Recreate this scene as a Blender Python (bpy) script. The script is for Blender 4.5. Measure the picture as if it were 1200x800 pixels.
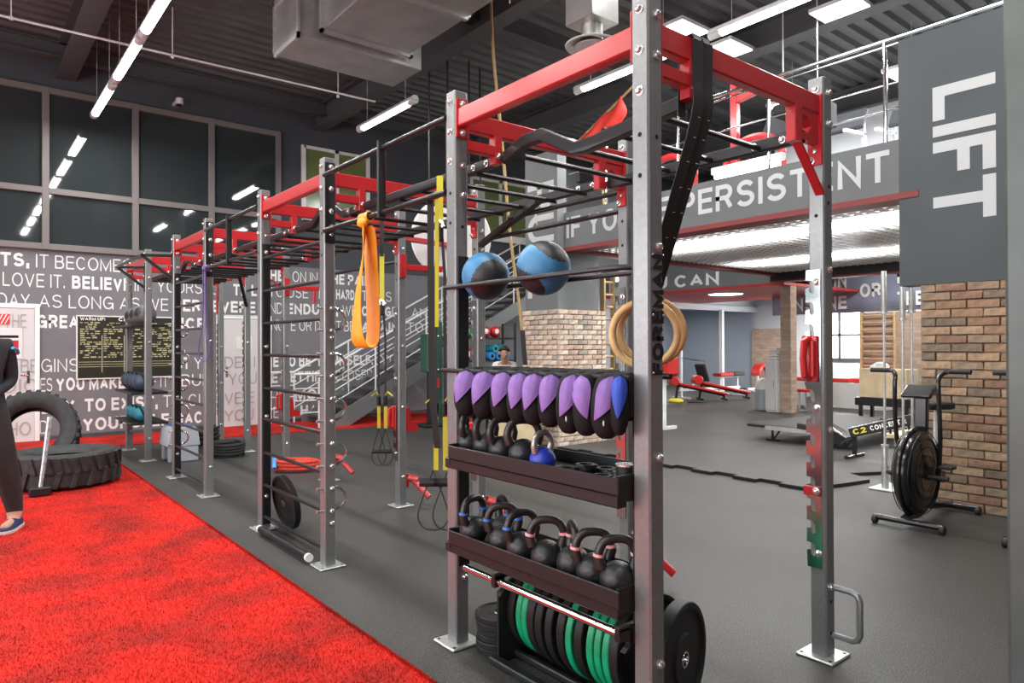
import bpy, bmesh, math, random
from mathutils import Vector, Matrix, Euler
random.seed(7)
SC = bpy.context.scene
COL = SC.collection
for _o in list(bpy.data.objects): bpy.data.objects.remove(_o)

# ---------------------------------------------------------------- camera, world, exposure
cam_d = bpy.data.cameras.new('camera')
cam_d.sensor_width = 36.0
cam_d.lens = 36.0 * 811.0 / 1200.0
cam_d.clip_start = 0.05; cam_d.clip_end = 200
cam = bpy.data.objects.new('camera', cam_d); COL.objects.link(cam)
YAW, PITCH, ROLL = math.radians(38.88), math.radians(0.35), math.radians(0.2)
_F = Vector((math.sin(YAW)*math.cos(PITCH), math.cos(YAW)*math.cos(PITCH), math.sin(PITCH)))
_R0 = Vector((math.cos(YAW), -math.sin(YAW), 0)); _U0 = _R0.cross(_F)
_R = _R0*math.cos(ROLL) - _U0*math.sin(ROLL); _U = _U0*math.cos(ROLL) + _R0*math.sin(ROLL)
_m = Matrix((_R, _U, -_F)).transposed().to_4x4(); _m.translation = (0, 0, 1.5)
cam.matrix_world = _m
SC.camera = cam
W = bpy.data.worlds.new('world'); SC.world = W; W.use_nodes = True
W.node_tree.nodes['Background'].inputs[0].default_value = (0.80, 0.88, 1.0, 1)
W.node_tree.nodes['Background'].inputs[1].default_value = 1.0
SC.view_settings.view_transform = 'Standard'; SC.view_settings.look = 'None'
SC.view_settings.gamma = 1.0; SC.view_settings.use_curve_mapping = False
SC.view_settings.exposure = -0.12
LAMP_POWER = 62.0       # watts of each ceiling tube lamp
PANEL_POWER = 60.0
ADDED_WINDOW_POWER = 95.0    # watts of each window bay added in the side wall to light the rig

# ---------------------------------------------------------------- materials
MATS = {}
def mat(name, col, rough=0.5, metal=0.0, noise=0.0, nscale=20.0, bump=0.0, bscale=None, spec=0.5, emit=None, coat=0.0, alpha=None, trans=0.0, col2=None, ndetail=4.0):
    if name in MATS: return MATS[name]
    m = bpy.data.materials.new(name); m.use_nodes = True
    nt = m.node_tree; b = nt.nodes['Principled BSDF']
    b.inputs['Base Color'].default_value = (*col, 1)
    b.inputs['Roughness'].default_value = rough; b.inputs['Metallic'].default_value = metal
    b.inputs['Specular IOR Level'].default_value = spec
    if coat: b.inputs['Coat Weight'].default_value = coat; b.inputs['Coat Roughness'].default_value = 0.15
    if trans: b.inputs['Transmission Weight'].default_value = trans
    if alpha is not None: b.inputs['Alpha'].default_value = alpha
    if emit: b.inputs['Emission Color'].default_value = (*emit[0], 1); b.inputs['Emission Strength'].default_value = emit[1]
    if noise or bump:
        tc = nt.nodes.new('ShaderNodeTexCoord')
        nz = nt.nodes.new('ShaderNodeTexNoise'); nz.inputs['Scale'].default_value = nscale; nz.inputs['Detail'].default_value = ndetail
        nt.links.new(tc.outputs['Object'], nz.inputs['Vector'])
        if noise:
            mx = nt.nodes.new('ShaderNodeMix'); mx.data_type = 'RGBA'
            c2 = col2 if col2 else tuple(min(1, c*(1+noise)) for c in col)
            c1 = col if col2 else tuple(c*(1-noise) for c in col)
            mx.inputs[6].default_value = (*c1, 1); mx.inputs[7].default_value = (*c2, 1)
            rp = nt.nodes.new('ShaderNodeMapRange'); rp.inputs[1].default_value = 0.35; rp.inputs[2].default_value = 0.65
            nt.links.new(nz.outputs['Fac'], rp.inputs[0]); nt.links.new(rp.outputs[0], mx.inputs[0])
            nt.links.new(mx.outputs[2], b.inputs['Base Color'])
        if bump:
            n2 = nz
            if bscale:
                n2 = nt.nodes.new('ShaderNodeTexNoise'); n2.inputs['Scale'].default_value = bscale; n2.inputs['Detail'].default_value = 3
                nt.links.new(tc.outputs['Object'], n2.inputs['Vector'])
            bp = nt.nodes.new('ShaderNodeBump'); bp.inputs['Strength'].default_value = bump; bp.inputs['Distance'].default_value = 0.01
            nt.links.new(n2.outputs['Fac'], bp.inputs['Height']); nt.links.new(bp.outputs[0], b.inputs['Normal'])
    MATS[name] = m
    return m

mat('post_grey', (0.235, 0.245, 0.245), 0.33, 0.5, noise=0.06, nscale=60, bump=0.06, bscale=220)
mat('galv', (0.55, 0.56, 0.55), 0.38, 0.8, noise=0.10, nscale=30)
mat('rig_red', (0.43, 0.012, 0.016), 0.33, 0.0, noise=0.05, nscale=40, coat=0.3)
mat('rig_black', (0.013, 0.013, 0.014), 0.4, 0.0, noise=0.1, nscale=50, bump=0.05, bscale=300, spec=0.4)
mat('bar_black', (0.022, 0.022, 0.023), 0.30, 0.4)
mat('tray_brown', (0.018, 0.0145, 0.0145), 0.45, 0.0, noise=0.1, nscale=60, spec=0.3)
mat('chrome', (0.78, 0.78, 0.78), 0.13, 1.0)
mat('bolt', (0.75, 0.75, 0.74), 0.25, 0.9)
mat('hole', (0.004, 0.004, 0.004), 0.9)
mat('polished', (0.52, 0.56, 0.55), 0.16, 1.0)
mat('black_rubber', (0.014, 0.014, 0.014), 0.62, noise=0.15, nscale=40, bump=0.15, bscale=120)
mat('plate_black', (0.011, 0.011, 0.011), 0.5, noise=0.2, nscale=25, spec=0.35)
mat('plate_green', (0.004, 0.32, 0.14), 0.42, noise=0.08, nscale=25)
mat('kb_iron', (0.015, 0.015, 0.016), 0.42, 0.0, noise=0.35, nscale=35, bump=0.2, bscale=60)
mat('kb_handle', (0.028, 0.027, 0.026), 0.36, 0.3)
mat('kb_blue', (0.02, 0.045, 0.42), 0.45, noise=0.1, nscale=30)
mat('kb_steel', (0.35, 0.34, 0.32), 0.35, 0.7)
mat('ring_blue', (0.03, 0.16, 0.55), 0.5)
mat('ring_pink', (0.80, 0.36, 0.38), 0.5)
mat('purple', (0.235, 0.125, 0.40), 0.65, noise=0.08, nscale=30, bump=0.1, bscale=90)
mat('bag_black', (0.008, 0.008, 0.009), 0.75, bump=0.2, bscale=120, spec=0.25)
mat('bag_blue', (0.02, 0.06, 0.42), 0.6)
mat('ball_blue', (0.040, 0.19, 0.36), 0.45, noise=0.08, nscale=20, bump=0.05, bscale=200)
mat('ball_black', (0.02, 0.02, 0.021), 0.45, bump=0.06, bscale=200)
mat('ball_grey', (0.10, 0.10, 0.10), 0.55)
mat('white_print', (0.85, 0.85, 0.84), 0.6)
mat('white_paint', (0.72, 0.72, 0.71), 0.5)
mat('white_plastic', (0.75, 0.75, 0.74), 0.35)
mat('orange', (0.85, 0.33, 0.015), 0.5, noise=0.06, nscale=15)
mat('strap_yellow', (0.58, 0.53, 0.03), 0.6)
mat('strap_black', (0.013, 0.013, 0.013), 0.6, bump=0.2, bscale=300)
mat('band_purple', (0.12, 0.07, 0.28), 0.5)
mat('wood_ring', (0.62, 0.40, 0.17), 0.45, noise=0.14, nscale=12)
mat('wood', (0.58, 0.42, 0.22), 0.5, noise=0.15, nscale=8)
mat('ply', (0.62, 0.49, 0.30), 0.55, noise=0.10, nscale=6)
mat('rope_red', (0.60, 0.05, 0.03), 0.8, noise=0.2, nscale=60, bump=0.4, bscale=90)
mat('rope_blue', (0.08, 0.30, 0.70), 0.5)
mat('rope_black', (0.014, 0.014, 0.015), 0.8, bump=0.4, bscale=90)
mat('rope_tan', (0.36, 0.25, 0.11), 0.8, bump=0.4, bscale=120)
mat('tyre', (0.022, 0.022, 0.023), 0.62, noise=0.3, nscale=14, bump=0.3, bscale=40)
mat('tape_silver', (0.45, 0.46, 0.48), 0.35, 0.6, noise=0.35, nscale=30)
mat('step_grey', (0.36, 0.38, 0.42), 0.5)
mat('step_blue', (0.05, 0.11, 0.30), 0.6)
mat('wall_mural', (0.165, 0.166, 0.178), 0.75, noise=0.06, nscale=3)
mat('wall_dark', (0.055, 0.060, 0.070), 0.75, noise=0.06, nscale=2)
mat('wall_panel', (0.062, 0.076, 0.082), 0.6, noise=0.05, nscale=2)
mat('fascia', (0.135, 0.148, 0.15), 0.6, noise=0.05, nscale=2)
mat('fascia_red', (0.22, 0.030, 0.028), 0.55)
mat('soffit_red', (0.42, 0.03, 0.025), 0.4)
mat('wall_blue', (0.30, 0.34, 0.40), 0.7)
mat('wall_light', (0.55, 0.57, 0.60), 0.7)
mat('letter_white', (0.80, 0.80, 0.79), 0.6)
mat('letter_grey', (0.36, 0.36, 0.37), 0.6)
mat('letter_silver', (0.52, 0.55, 0.55), 0.45)
mat('door_white', (0.62, 0.61, 0.61), 0.55)
mat('frame_taupe', (0.16, 0.145, 0.14), 0.5)
mat('frame_white', (0.75, 0.75, 0.73), 0.5)
mat('film_green', (0.16, 0.20, 0.075), 0.12, coat=0.5)
mat('glass_dark', (0.030, 0.038, 0.040), 0.03, spec=0.9)
mat('deck', (0.095, 0.095, 0.098), 0.5, 0.25, noise=0.1, nscale=2)
mat('beam_grey', (0.075, 0.077, 0.08), 0.55, 0.1)
mat('duct', (0.46, 0.46, 0.45), 0.36, 0.8, noise=0.12, nscale=3, bump=0.12, bscale=2.5)
mat('diffuser', (0.48, 0.46, 0.43), 0.5)
mat('lamp_body', (0.62, 0.62, 0.62), 0.4)
mat('lamp_glow', (1, 1, 1), 0.5, emit=((1.0, 0.99, 0.97), 22.0))
mat('panel_glow', (1, 1, 1), 0.5, emit=((1.0, 0.96, 0.88), 9.0))
mat('grille', (0.72, 0.73, 0.74), 0.3, 0.3)
mat('plenum', (0.10, 0.10, 0.10), 0.6)
mat('concrete', (0.30, 0.30, 0.29), 0.7)
mat('red_vinyl', (0.48, 0.018, 0.015), 0.35)
mat('white_steel', (0.72, 0.73, 0.74), 0.4)
mat('yellow_rubber', (0.75, 0.60, 0.02), 0.5)
mat('board_dark', (0.022, 0.024, 0.015), 0.35)
mat('board_print', (0.45, 0.42, 0.24), 0.6)
mat('poster_red', (0.50, 0.02, 0.035), 0.5)
mat('poster_bright_red', (0.80, 0.03, 0.03), 0.5)
mat('skin', (0.52, 0.30, 0.21), 0.5)
mat('hair', (0.035, 0.022, 0.014), 0.6)
mat('shirt_black', (0.012, 0.013, 0.018), 0.8)
mat('shirt_white', (0.75, 0.75, 0.74), 0.8)
mat('shirt_grey', (0.42, 0.42, 0.41), 0.8)
mat('pants_black', (0.022, 0.022, 0.023), 0.8, noise=0.1, nscale=30)
mat('pants_blue', (0.03, 0.05, 0.14), 0.8)
mat('shoe_navy', (0.015, 0.025, 0.085), 0.75)
mat('shoe_sole', (0.60, 0.60, 0.58), 0.6)
mat('shoe_cream', (0.62, 0.62, 0.48), 0.6)
mat('cyan', (0.05, 0.35, 0.60), 0.5)
mat('teal', (0.02, 0.30, 0.36), 0.5)
mat('locker_green', (0.012, 0.07, 0.045), 0.35)
mat('roller_green', (0.06, 0.42, 0.12), 0.6)
mat('roller_blue', (0.02, 0.20, 0.50), 0.6)
mat('banner_blue', (0.24, 0.27, 0.36), 0.7)
mat('grout', (0.30, 0.25, 0.20), 0.9, noise=0.15, nscale=30, bump=0.3, bscale=120)
mat('steel_pillar', (0.092, 0.107, 0.10), 0.42, 0.25, noise=0.10, nscale=4)
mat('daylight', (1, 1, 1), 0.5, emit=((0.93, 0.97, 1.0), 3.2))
mat('cushion_red', (0.70, 0.04, 0.03), 0.6)
mat('cable', (0.5, 0.5, 0.5), 0.5)
mat('sock', (0.7, 0.5, 0.42), 0.7)

def brick_mats(prefix, cols):
    r = []
    for i, c in enumerate(cols):
        r.append(mat('%s_%d' % (prefix, i), c, 0.85, noise=0.22, nscale=22, bump=0.5, bscale=60))
    return r
BR_R = brick_mats('brick_tan', [(0.33, 0.205, 0.125), (0.38, 0.255, 0.16), (0.27, 0.155, 0.10), (0.42, 0.295, 0.19), (0.20, 0.15, 0.105), (0.30, 0.215, 0.145)])
BR_L = brick_mats('brick_pale', [(0.56, 0.42, 0.33), (0.60, 0.48, 0.38), (0.50, 0.36, 0.29), (0.63, 0.53, 0.44), (0.36, 0.31, 0.27), (0.55, 0.45, 0.36)])

def floor_mat():
    m = bpy.data.materials.new('rubber_floor'); m.use_nodes = True; nt = m.node_tree; b = nt.nodes['Principled BSDF']
    tc = nt.nodes.new('ShaderNodeTexCoord')
    n1 = nt.nodes.new('ShaderNodeTexNoise'); n1.inputs['Scale'].default_value = 0.8; n1.inputs['Detail'].default_value = 5
    n2 = nt.nodes.new('ShaderNodeTexNoise'); n2.inputs['Scale'].default_value = 170; n2.inputs['Detail'].default_value = 1
    for n in (n1, n2): nt.links.new(tc.outputs['Object'], n.inputs['Vector'])
    mx = nt.nodes.new('ShaderNodeMix'); mx.data_type = 'RGBA'
    mx.inputs[6].default_value = (0.026, 0.0250, 0.0235, 1); mx.inputs[7].default_value = (0.045, 0.043, 0.040, 1)
    nt.links.new(n1.outputs['Fac'], mx.inputs[0])
    rp = nt.nodes.new('ShaderNodeMapRange'); rp.inputs[1].default_value = 0.57; rp.inputs[2].default_value = 0.68
    nt.links.new(n2.outputs['Fac'], rp.inputs[0])
    m2 = nt.nodes.new('ShaderNodeMix'); m2.data_type = 'RGBA'; m2.inputs[7].default_value = (0.15, 0.145, 0.135, 1)
    nt.links.new(rp.outputs[0], m2.inputs[0]); nt.links.new(mx.outputs[2], m2.inputs[6])
    nt.links.new(m2.outputs[2], b.inputs['Base Color'])
    r2 = nt.nodes.new('ShaderNodeMapRange'); r2.inputs[3].default_value = 0.42; r2.inputs[4].default_value = 0.62
    b.inputs['Specular IOR Level'].default_value = 0.35
    nt.links.new(n1.outputs['Fac'], r2.inputs[0]); nt.links.new(r2.outputs[0], b.inputs['Roughness'])
    bp = nt.nodes.new('ShaderNodeBump'); bp.inputs['Strength'].default_value = 0.12; bp.inputs['Distance'].default_value = 0.003
    nt.links.new(n2.outputs['Fac'], bp.inputs['Height']); nt.links.new(bp.outputs[0], b.inputs['Normal'])
    MATS['rubber_floor'] = m
floor_mat()
def turf_mat():
    m = bpy.data.materials.new('red_turf'); m.use_nodes = True; nt = m.node_tree; b = nt.nodes['Principled BSDF']
    tc = nt.nodes.new('ShaderNodeTexCoord')
    n1 = nt.nodes.new('ShaderNodeTexNoise'); n1.inputs['Scale'].default_value = 2.2; n1.inputs['Detail'].default_value = 6
    n2 = nt.nodes.new('ShaderNodeTexNoise'); n2.inputs['Scale'].default_value = 170; n2.inputs['Detail'].default_value = 2
    for n in (n1, n2): nt.links.new(tc.outputs['Object'], n.inputs['Vector'])
    r1 = nt.nodes.new('ShaderNodeMapRange'); r1.inputs[1].default_value = 0.42; r1.inputs[2].default_value = 0.66
    nt.links.new(n1.outputs['Fac'], r1.inputs[0])
    mx = nt.nodes.new('ShaderNodeMix'); mx.data_type = 'RGBA'
    mx.inputs[6].default_value = (0.62, 0.020, 0.012, 1); mx.inputs[7].default_value = (0.33, 0.020, 0.014, 1)
    nt.links.new(r1.outputs[0], mx.inputs[0])
    m2 = nt.nodes.new('ShaderNodeMix'); m2.data_type = 'RGBA'; m2.blend_type = 'MULTIPLY'; m2.inputs[0].default_value = 0.5
    r2 = nt.nodes.new('ShaderNodeMapRange'); r2.inputs[1].default_value = 0.3; r2.inputs[2].default_value = 0.7; r2.inputs[3].default_value = 0.45; r2.inputs[4].default_value = 1.35
    nt.links.new(n2.outputs['Fac'], r2.inputs[0])
    nt.links.new(mx.outputs[2], m2.inputs[6]); nt.links.new(r2.outputs[0], m2.inputs[7])
    nt.links.new(m2.outputs[2], b.inputs['Base Color'])
    b.inputs['Roughness'].default_value = 0.85; b.inputs['Specular IOR Level'].default_value = 0.2
    bp = nt.nodes.new('ShaderNodeBump'); bp.inputs['Strength'].default_value = 0.7; bp.inputs['Distance'].default_value = 0.01
    nt.links.new(n2.outputs['Fac'], bp.inputs['Height']); nt.links.new(bp.outputs[0], b.inputs['Normal'])
    MATS['red_turf'] = m
turf_mat()
def brick_tex():
    m = bpy.data.materials.new('far_brick'); m.use_nodes = True; nt = m.node_tree; b = nt.nodes['Principled BSDF']
    tc = nt.nodes.new('ShaderNodeTexCoord'); sp = nt.nodes.new('ShaderNodeSeparateXYZ'); nt.links.new(tc.outputs['Object'], sp.inputs[0])
    ad = nt.nodes.new('ShaderNodeMath'); nt.links.new(sp.outputs[0], ad.inputs[0]); nt.links.new(sp.outputs[1], ad.inputs[1])
    cb = nt.nodes.new('ShaderNodeCombineXYZ'); nt.links.new(ad.outputs[0], cb.inputs[0]); nt.links.new(sp.outputs[2], cb.inputs[1])
    br = nt.nodes.new('ShaderNodeTexBrick'); br.inputs['Scale'].default_value = 1.0
    br.inputs['Brick Width'].default_value = 0.25; br.inputs['Row Height'].default_value = 0.08; br.inputs['Mortar Size'].default_value = 0.007
    br.inputs['Color1'].default_value = (0.50, 0.36, 0.27, 1); br.inputs['Color2'].default_value = (0.36, 0.25, 0.19, 1); br.inputs['Mortar'].default_value = (0.33, 0.28, 0.24, 1)
    nt.links.new(cb.outputs[0], br.inputs['Vector']); nt.links.new(br.outputs[0], b.inputs['Base Color'])
    b.inputs['Roughness'].default_value = 0.85
    MATS['far_brick'] = m
brick_tex()

ORD = ['first', 'second', 'third', 'fourth', 'fifth', 'sixth', 'seventh', 'eighth', 'ninth', 'tenth', 'eleventh', 'twelfth']
# ---------------------------------------------------------------- object helpers
WLOC = {}
def wl(o): return WLOC.get(o.name, Vector((0, 0, 0))) if o else Vector((0, 0, 0))
def tag(o, label, cat, group=None, kind=None):
    if label: o['label'] = label
    if cat: o['category'] = cat
    if group: o['group'] = group
    if kind: o['kind'] = kind
    return o
def thing(name, label, cat, loc=(0, 0, 0), group=None, kind=None):
    o = bpy.data.objects.new(name, None); COL.objects.link(o); o.empty_display_size = 0.1
    o.location = loc; WLOC[o.name] = Vector(loc)
    return tag(o, label, cat, group, kind)
def link_mesh(name, me, parent, origin):
    o = bpy.data.objects.new(name, me); COL.objects.link(o)
    if parent: o.parent = parent; o.location = origin - wl(parent)
    else: o.location = origin
    WLOC[o.name] = Vector(origin)
    return o
def dup(root, loc, rot=(0, 0, 0), label=None, scale=None):
    c = root.copy(); COL.objects.link(c); c.location = loc; c.rotation_euler = rot
    if scale: c.scale = (scale,)*3
    if label: c['label'] = label
    for ch in root.children:
        d = ch.copy(); COL.objects.link(d); d.parent = c
        for g in ch.children:
            e = g.copy(); COL.objects.link(e); e.parent = d
    return c

def rrect(w, h, r, n=1):
    pts = []
    r = min(r, w/2.01, h/2.01)
    for cx, cy, a0 in ((w/2-r, h/2-r, 0), (-w/2+r, h/2-r, 90), (-w/2+r, -h/2+r, 180), (w/2-r, -h/2+r, 270)):
        for k in range(n+1):
            a = math.radians(a0 + 90*k/n)
            pts.append((cx+r*math.cos(a), cy+r*math.sin(a)))
    return pts
def circ(r, n=12): return [(r*math.cos(2*math.pi*k/n), r*math.sin(2*math.pi*k/n)) for k in range(n)]

class MB:
    def __init__(self): self.v = []; self.f = []; self.M = None
    def add(self, vs, fs):
        o = len(self.v)
        if self.M is not None: vs = [self.M @ Vector(p) for p in vs]
        self.v += [Vector(p) for p in vs]; self.f += [tuple(i+o for i in f) for f in fs]
        return self
    def box(self, x0, x1, y0, y1, z0, z1):
        vs = [(x, y, z) for z in (z0, z1) for y in (y0, y1) for x in (x0, x1)]
        return self.add(vs, [(0, 2, 3, 1), (4, 5, 7, 6), (0, 1, 5, 4), (2, 6, 7, 3), (0, 4, 6, 2), (1, 3, 7, 5)])
    def cbox(self, x0, x1, y0, y1, z0, z1, b=0.01):
        bm = bmesh.new(); bmesh.ops.create_cube(bm, size=1)
        for v in bm.verts: v.co = Vector(((x0+x1)/2+v.co.x*(x1-x0), (y0+y1)/2+v.co.y*(y1-y0), (z0+z1)/2+v.co.z*(z1-z0)))
        bmesh.ops.bevel(bm, geom=bm.edges[:], offset=b, segments=1, affect='EDGES')
        bm.verts.index_update()
        vs = [v.co.copy() for v in bm.verts]; fs = [tuple(v.index for v in f.verts) for f in bm.faces]; bm.free()
        return self.add(vs, fs)
    def sweep(self, pts, prof, up=(0, 0, 1), closed=False, scales=None, caps=True):
        pts = [Vector(p) for p in pts]; n = len(pts); k = len(prof); vs = []; fs = []
        up = Vector(up); prev = None
        for i in range(n):
            if closed: t = (pts[(i+1) % n]-pts[i-1])
            else: t = pts[min(i+1, n-1)]-pts[max(i-1, 0)]
            t.normalize()
            if prev is None:
                u = up - t*up.dot(t)
                if u.length < 1e-3: u = Vector((1, 0, 0)) - t*t.x
                if u.length < 1e-3: u = Vector((0, 1, 0)) - t*t.y
            else: u = prev - t*prev.dot(t)
            u.normalize(); prev = u; s = t.cross(u)
            sc = scales[i] if scales else 1.0
            # mitre correction
            m = 1.0
            if 0 < i < n-1 or closed:
                a = (pts[i]-pts[i-1]).normalized(); m = 1.0/max(0.5, abs(a.dot(t)))
            for (x, y) in prof: vs.append(pts[i] + s*x*sc + u*y*sc*(m if not closed else 1))
        rng = n if closed else n-1
        for i in range(rng):
            for j in range(k):
                a = i*k+j; b = i*k+(j+1) % k; c = ((i+1) % n)*k+(j+1) % k; d = ((i+1) % n)*k+j
                fs.append((a, b, c, d))
        if caps and not closed:
            fs.append(tuple(range(k-1, -1, -1))); fs.append(tuple((n-1)*k+j for j in range(k)))
        return self.add(vs, fs)
    def bar(self, p0, p1, w, h, r=0.006, up=(0, 0, 1)): return self.sweep([p0, p1], rrect(w, h, r), up)
    def tube(self, pts, r, n=10, closed=False, scales=None): return self.sweep(pts, circ(r, n), (0.013, 0.021, 1), closed, scales)
    def lathe(self, prof, n=20, M=None, caps=True):
        vs = []; fs = []
        for (r, z) in prof:
            for k in range(n):
                a = 2*math.pi*k/n; vs.append(Vector((r*math.cos(a), r*math.sin(a), z)))
        if M is not None: vs = [M @ v for v in vs]
        m = len(prof)
        for i in range(m-1):
            for k in range(n):
                fs.append((i*n+k, i*n+(k+1) % n, (i+1)*n+(k+1) % n, (i+1)*n+k))
        shut = abs(prof[0][0]-prof[-1][0]) < 1e-7 and abs(prof[0][1]-prof[-1][1]) < 1e-7
        if prof[0][0] > 1e-5 and not shut and caps: fs.append(tuple(range(n-1, -1, -1)))
        if prof[-1][0] > 1e-5 and not shut and caps: fs.append(tuple((m-1)*n+k for k in range(n)))
        return self.add(vs, fs)
    def prism(self, poly, o, u, v, d):
        o = Vector(o); u = Vector(u); v = Vector(v); w = Vector(d); n = len(poly)
        vs = [o+u*x+v*y for x, y in poly] + [o+u*x+v*y+w for x, y in poly]
        fs = [tuple(range(n)), tuple(range(2*n-1, n-1, -1))] + [(i, i+n, (i+1) % n+n, (i+1) % n) for i in range(n)]
        return self.add(vs, fs)
    def ball(self, c, r, nu=20, nv=12, M=None):
        if not hasattr(r, '__len__'): r = (r, r, r)
        prof = [(max(1e-6, math.sin(math.pi*i/nv)), -math.cos(math.pi*i/nv)) for i in range(nv+1)]
        T = Matrix.Translation(Vector(c)) @ (M.to_4x4() if M else Matrix.Identity(4)) @ Matrix.Diagonal((*r, 1))
        return self.lathe(prof, nu, T)
    def build(self, name, m, parent=None, smooth=35, origin=None, label=None, cat=None, group=None, kind=None, bevel=0):
        org = wl(parent) if origin is None and parent else Vector(origin if origin is not None else (0, 0, 0))
        me = bpy.data.meshes.new(name)
        me.from_pydata([tuple(v-org) for v in self.v], [], self.f)
        bm = bmesh.new(); bm.from_mesh(me)
        bmesh.ops.remove_doubles(bm, verts=bm.verts, dist=1e-6)
        bmesh.ops.recalc_face_normals(bm, faces=bm.faces)
        if bevel: bmesh.ops.bevel(bm, geom=[e for e in bm.edges if len(e.link_faces) == 2 and e.calc_face_angle(0) > 0.6], offset=bevel, segments=1, affect='EDGES')
        bm.to_mesh(me); bm.free()
        me.materials.append(MATS[m] if isinstance(m, str) else m)
        if smooth:
            me.polygons.foreach_set('use_smooth', [True]*len(me.polygons)); me.set_sharp_from_angle(angle=math.radians(smooth))
        o = link_mesh(name, me, parent, org)
        if label or cat or group or kind: tag(o, label, cat, group, kind)
        return o

def inst(name, me, parent, loc, rot=None):
    """one more object that shares mesh data, at world position loc, child of parent"""
    o = bpy.data.objects.new(name, me); COL.objects.link(o)
    if parent: o.parent = parent; o.location = Vector(loc)-wl(parent)
    else: o.location = loc
    if rot is not None: o.rotation_euler = rot
    WLOC[o.name] = Vector(loc)
    return o

def Rx(a): return Matrix.Rotation(math.radians(a), 4, 'X')
def Ry(a): return Matrix.Rotation(math.radians(a), 4, 'Y')
def Rz(a): return Matrix.Rotation(math.radians(a), 4, 'Z')
def T(x, y, z): return Matrix.Translation((x, y, z))

def _arc(cx, cy, rx, ry, a0, a1, n=10):
    return [(cx+rx*math.cos(math.radians(a0+(a1-a0)*k/n)), cy+ry*math.sin(math.radians(a0+(a1-a0)*k/n))) for k in range(n+1)]
GLYPH = {
 'A': (.80, [[(0, 0), (.5, 1), (1, 0)], [(.2, .30), (.8, .30)]]),
 'B': (.72, [[(0, 0), (0, 1)], [(0, 1), (.58, 1)]+_arc(.58, .77, .34, .23, 80, -80, 6)+[(.58, .54), (0, .54)], [(0, .54), (.6, .54)]+_arc(.6, .27, .40, .27, 80, -80, 6)+[(.6, 0), (0, 0)]]),
 'C': (.80, [_arc(.5, .5, .5, .5, 38, 322, 18)]),
 'D': (.76, [[(0, 0), (0, 1), (.42, 1)]+_arc(.42, .5, .58, .5, 80, -80, 10)+[(.42, 0), (0, 0)]]),
 'E': (.64, [[(1, 1), (0, 1), (0, 0), (1, 0)], [(0, .52), (.92, .52)]]),
 'F': (.60, [[(1, 1), (0, 1), (0, 0)], [(0, .50), (.88, .50)]]),
 'G': (.84, [_arc(.5, .5, .5, .5, 38, 345, 18), [(.55, .46), (1, .46), (1, 0)]]),
 'H': (.74, [[(0, 0), (0, 1)], [(1, 0), (1, 1)], [(0, .52), (1, .52)]]),
 'I': (0.0, [[(.5, 0), (.5, 1)]]),
 'J': (.56, [[(1, 1), (1, .3)]+_arc(.5, .28, .5, .28, 0, -170, 8)]),
 'K': (.76, [[(0, 0), (0, 1)], [(1, 1), (0, .36)], [(.34, .58), (1, 0)]]),
 'L': (.58, [[(0, 1), (0, 0), (1, 0)]]),
 'M': (.92, [[(0, 0), (0, 1), (.5, .05), (1, 1), (1, 0)]]),
 'N': (.76, [[(0, 0), (0, 1), (1, 0), (1, 1)]]),
 'O': (.86, [_arc(.5, .5, .5, .5, 0, 360, 24)]),
 'P': (.70, [[(0, 0), (0, 1), (.6, 1)]+_arc(.6, .73, .40, .27, 80, -80, 6)+[(.6, .46), (0, .46)]]),
 'Q': (.86, [_arc(.5, .5, .5, .5, 0, 360, 24), [(.6, .25), (1, 0)]]),
 'R': (.74, [[(0, 0), (0, 1), (.6, 1)]+_arc(.6, .74, .36, .26, 80, -80, 6)+[(.6, .48), (0, .48)], [(.62, .48), (.98, 0)]]),
 'S': (.74, [_arc(.5, .76, .46, .24, 20, 262, 12)+_arc(.5, .26, .5, .26, 82, -160, 12)]),
 'T': (.70, [[(0, 1), (1, 1)], [(.5, 1), (.5, 0)]]),
 'U': (.74, [[(0, 1), (0, .34)]+_arc(.5, .34, .5, .34, 180, 360, 10)+[(1, 1)]]),
 'V': (.78, [[(0, 1), (.5, 0), (1, 1)]]),
 'W': (1.14, [[(0, 1), (.25, 0), (.5, .95), (.75, 0), (1, 1)]]),
 'X': (.76, [[(0, 0), (1, 1)], [(0, 1), (1, 0)]]),
 'Y': (.78, [[(0, 1), (.5, .44), (1, 1)], [(.5, .46), (.5, 0)]]),
 'Z': (.68, [[(0, 1), (1, 1), (0, 0), (1, 0)]]),
 '2': (.64, [_arc(.5, .72, .5, .28, 165, -30, 8)+[(0, 0), (1, 0)]]),
 "'": (0.0, [[(.5, .72), (.5, 1)]]), '.': (0.0, [[(.5, 0), (.5, .09)]]), ',': (0.06, [[(.5, .09), (.35, -.14)]]), ':': (0.0, [[(.5, .1), (.5, .19)], [(.5, .62), (.5, .71)]]),
}
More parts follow.
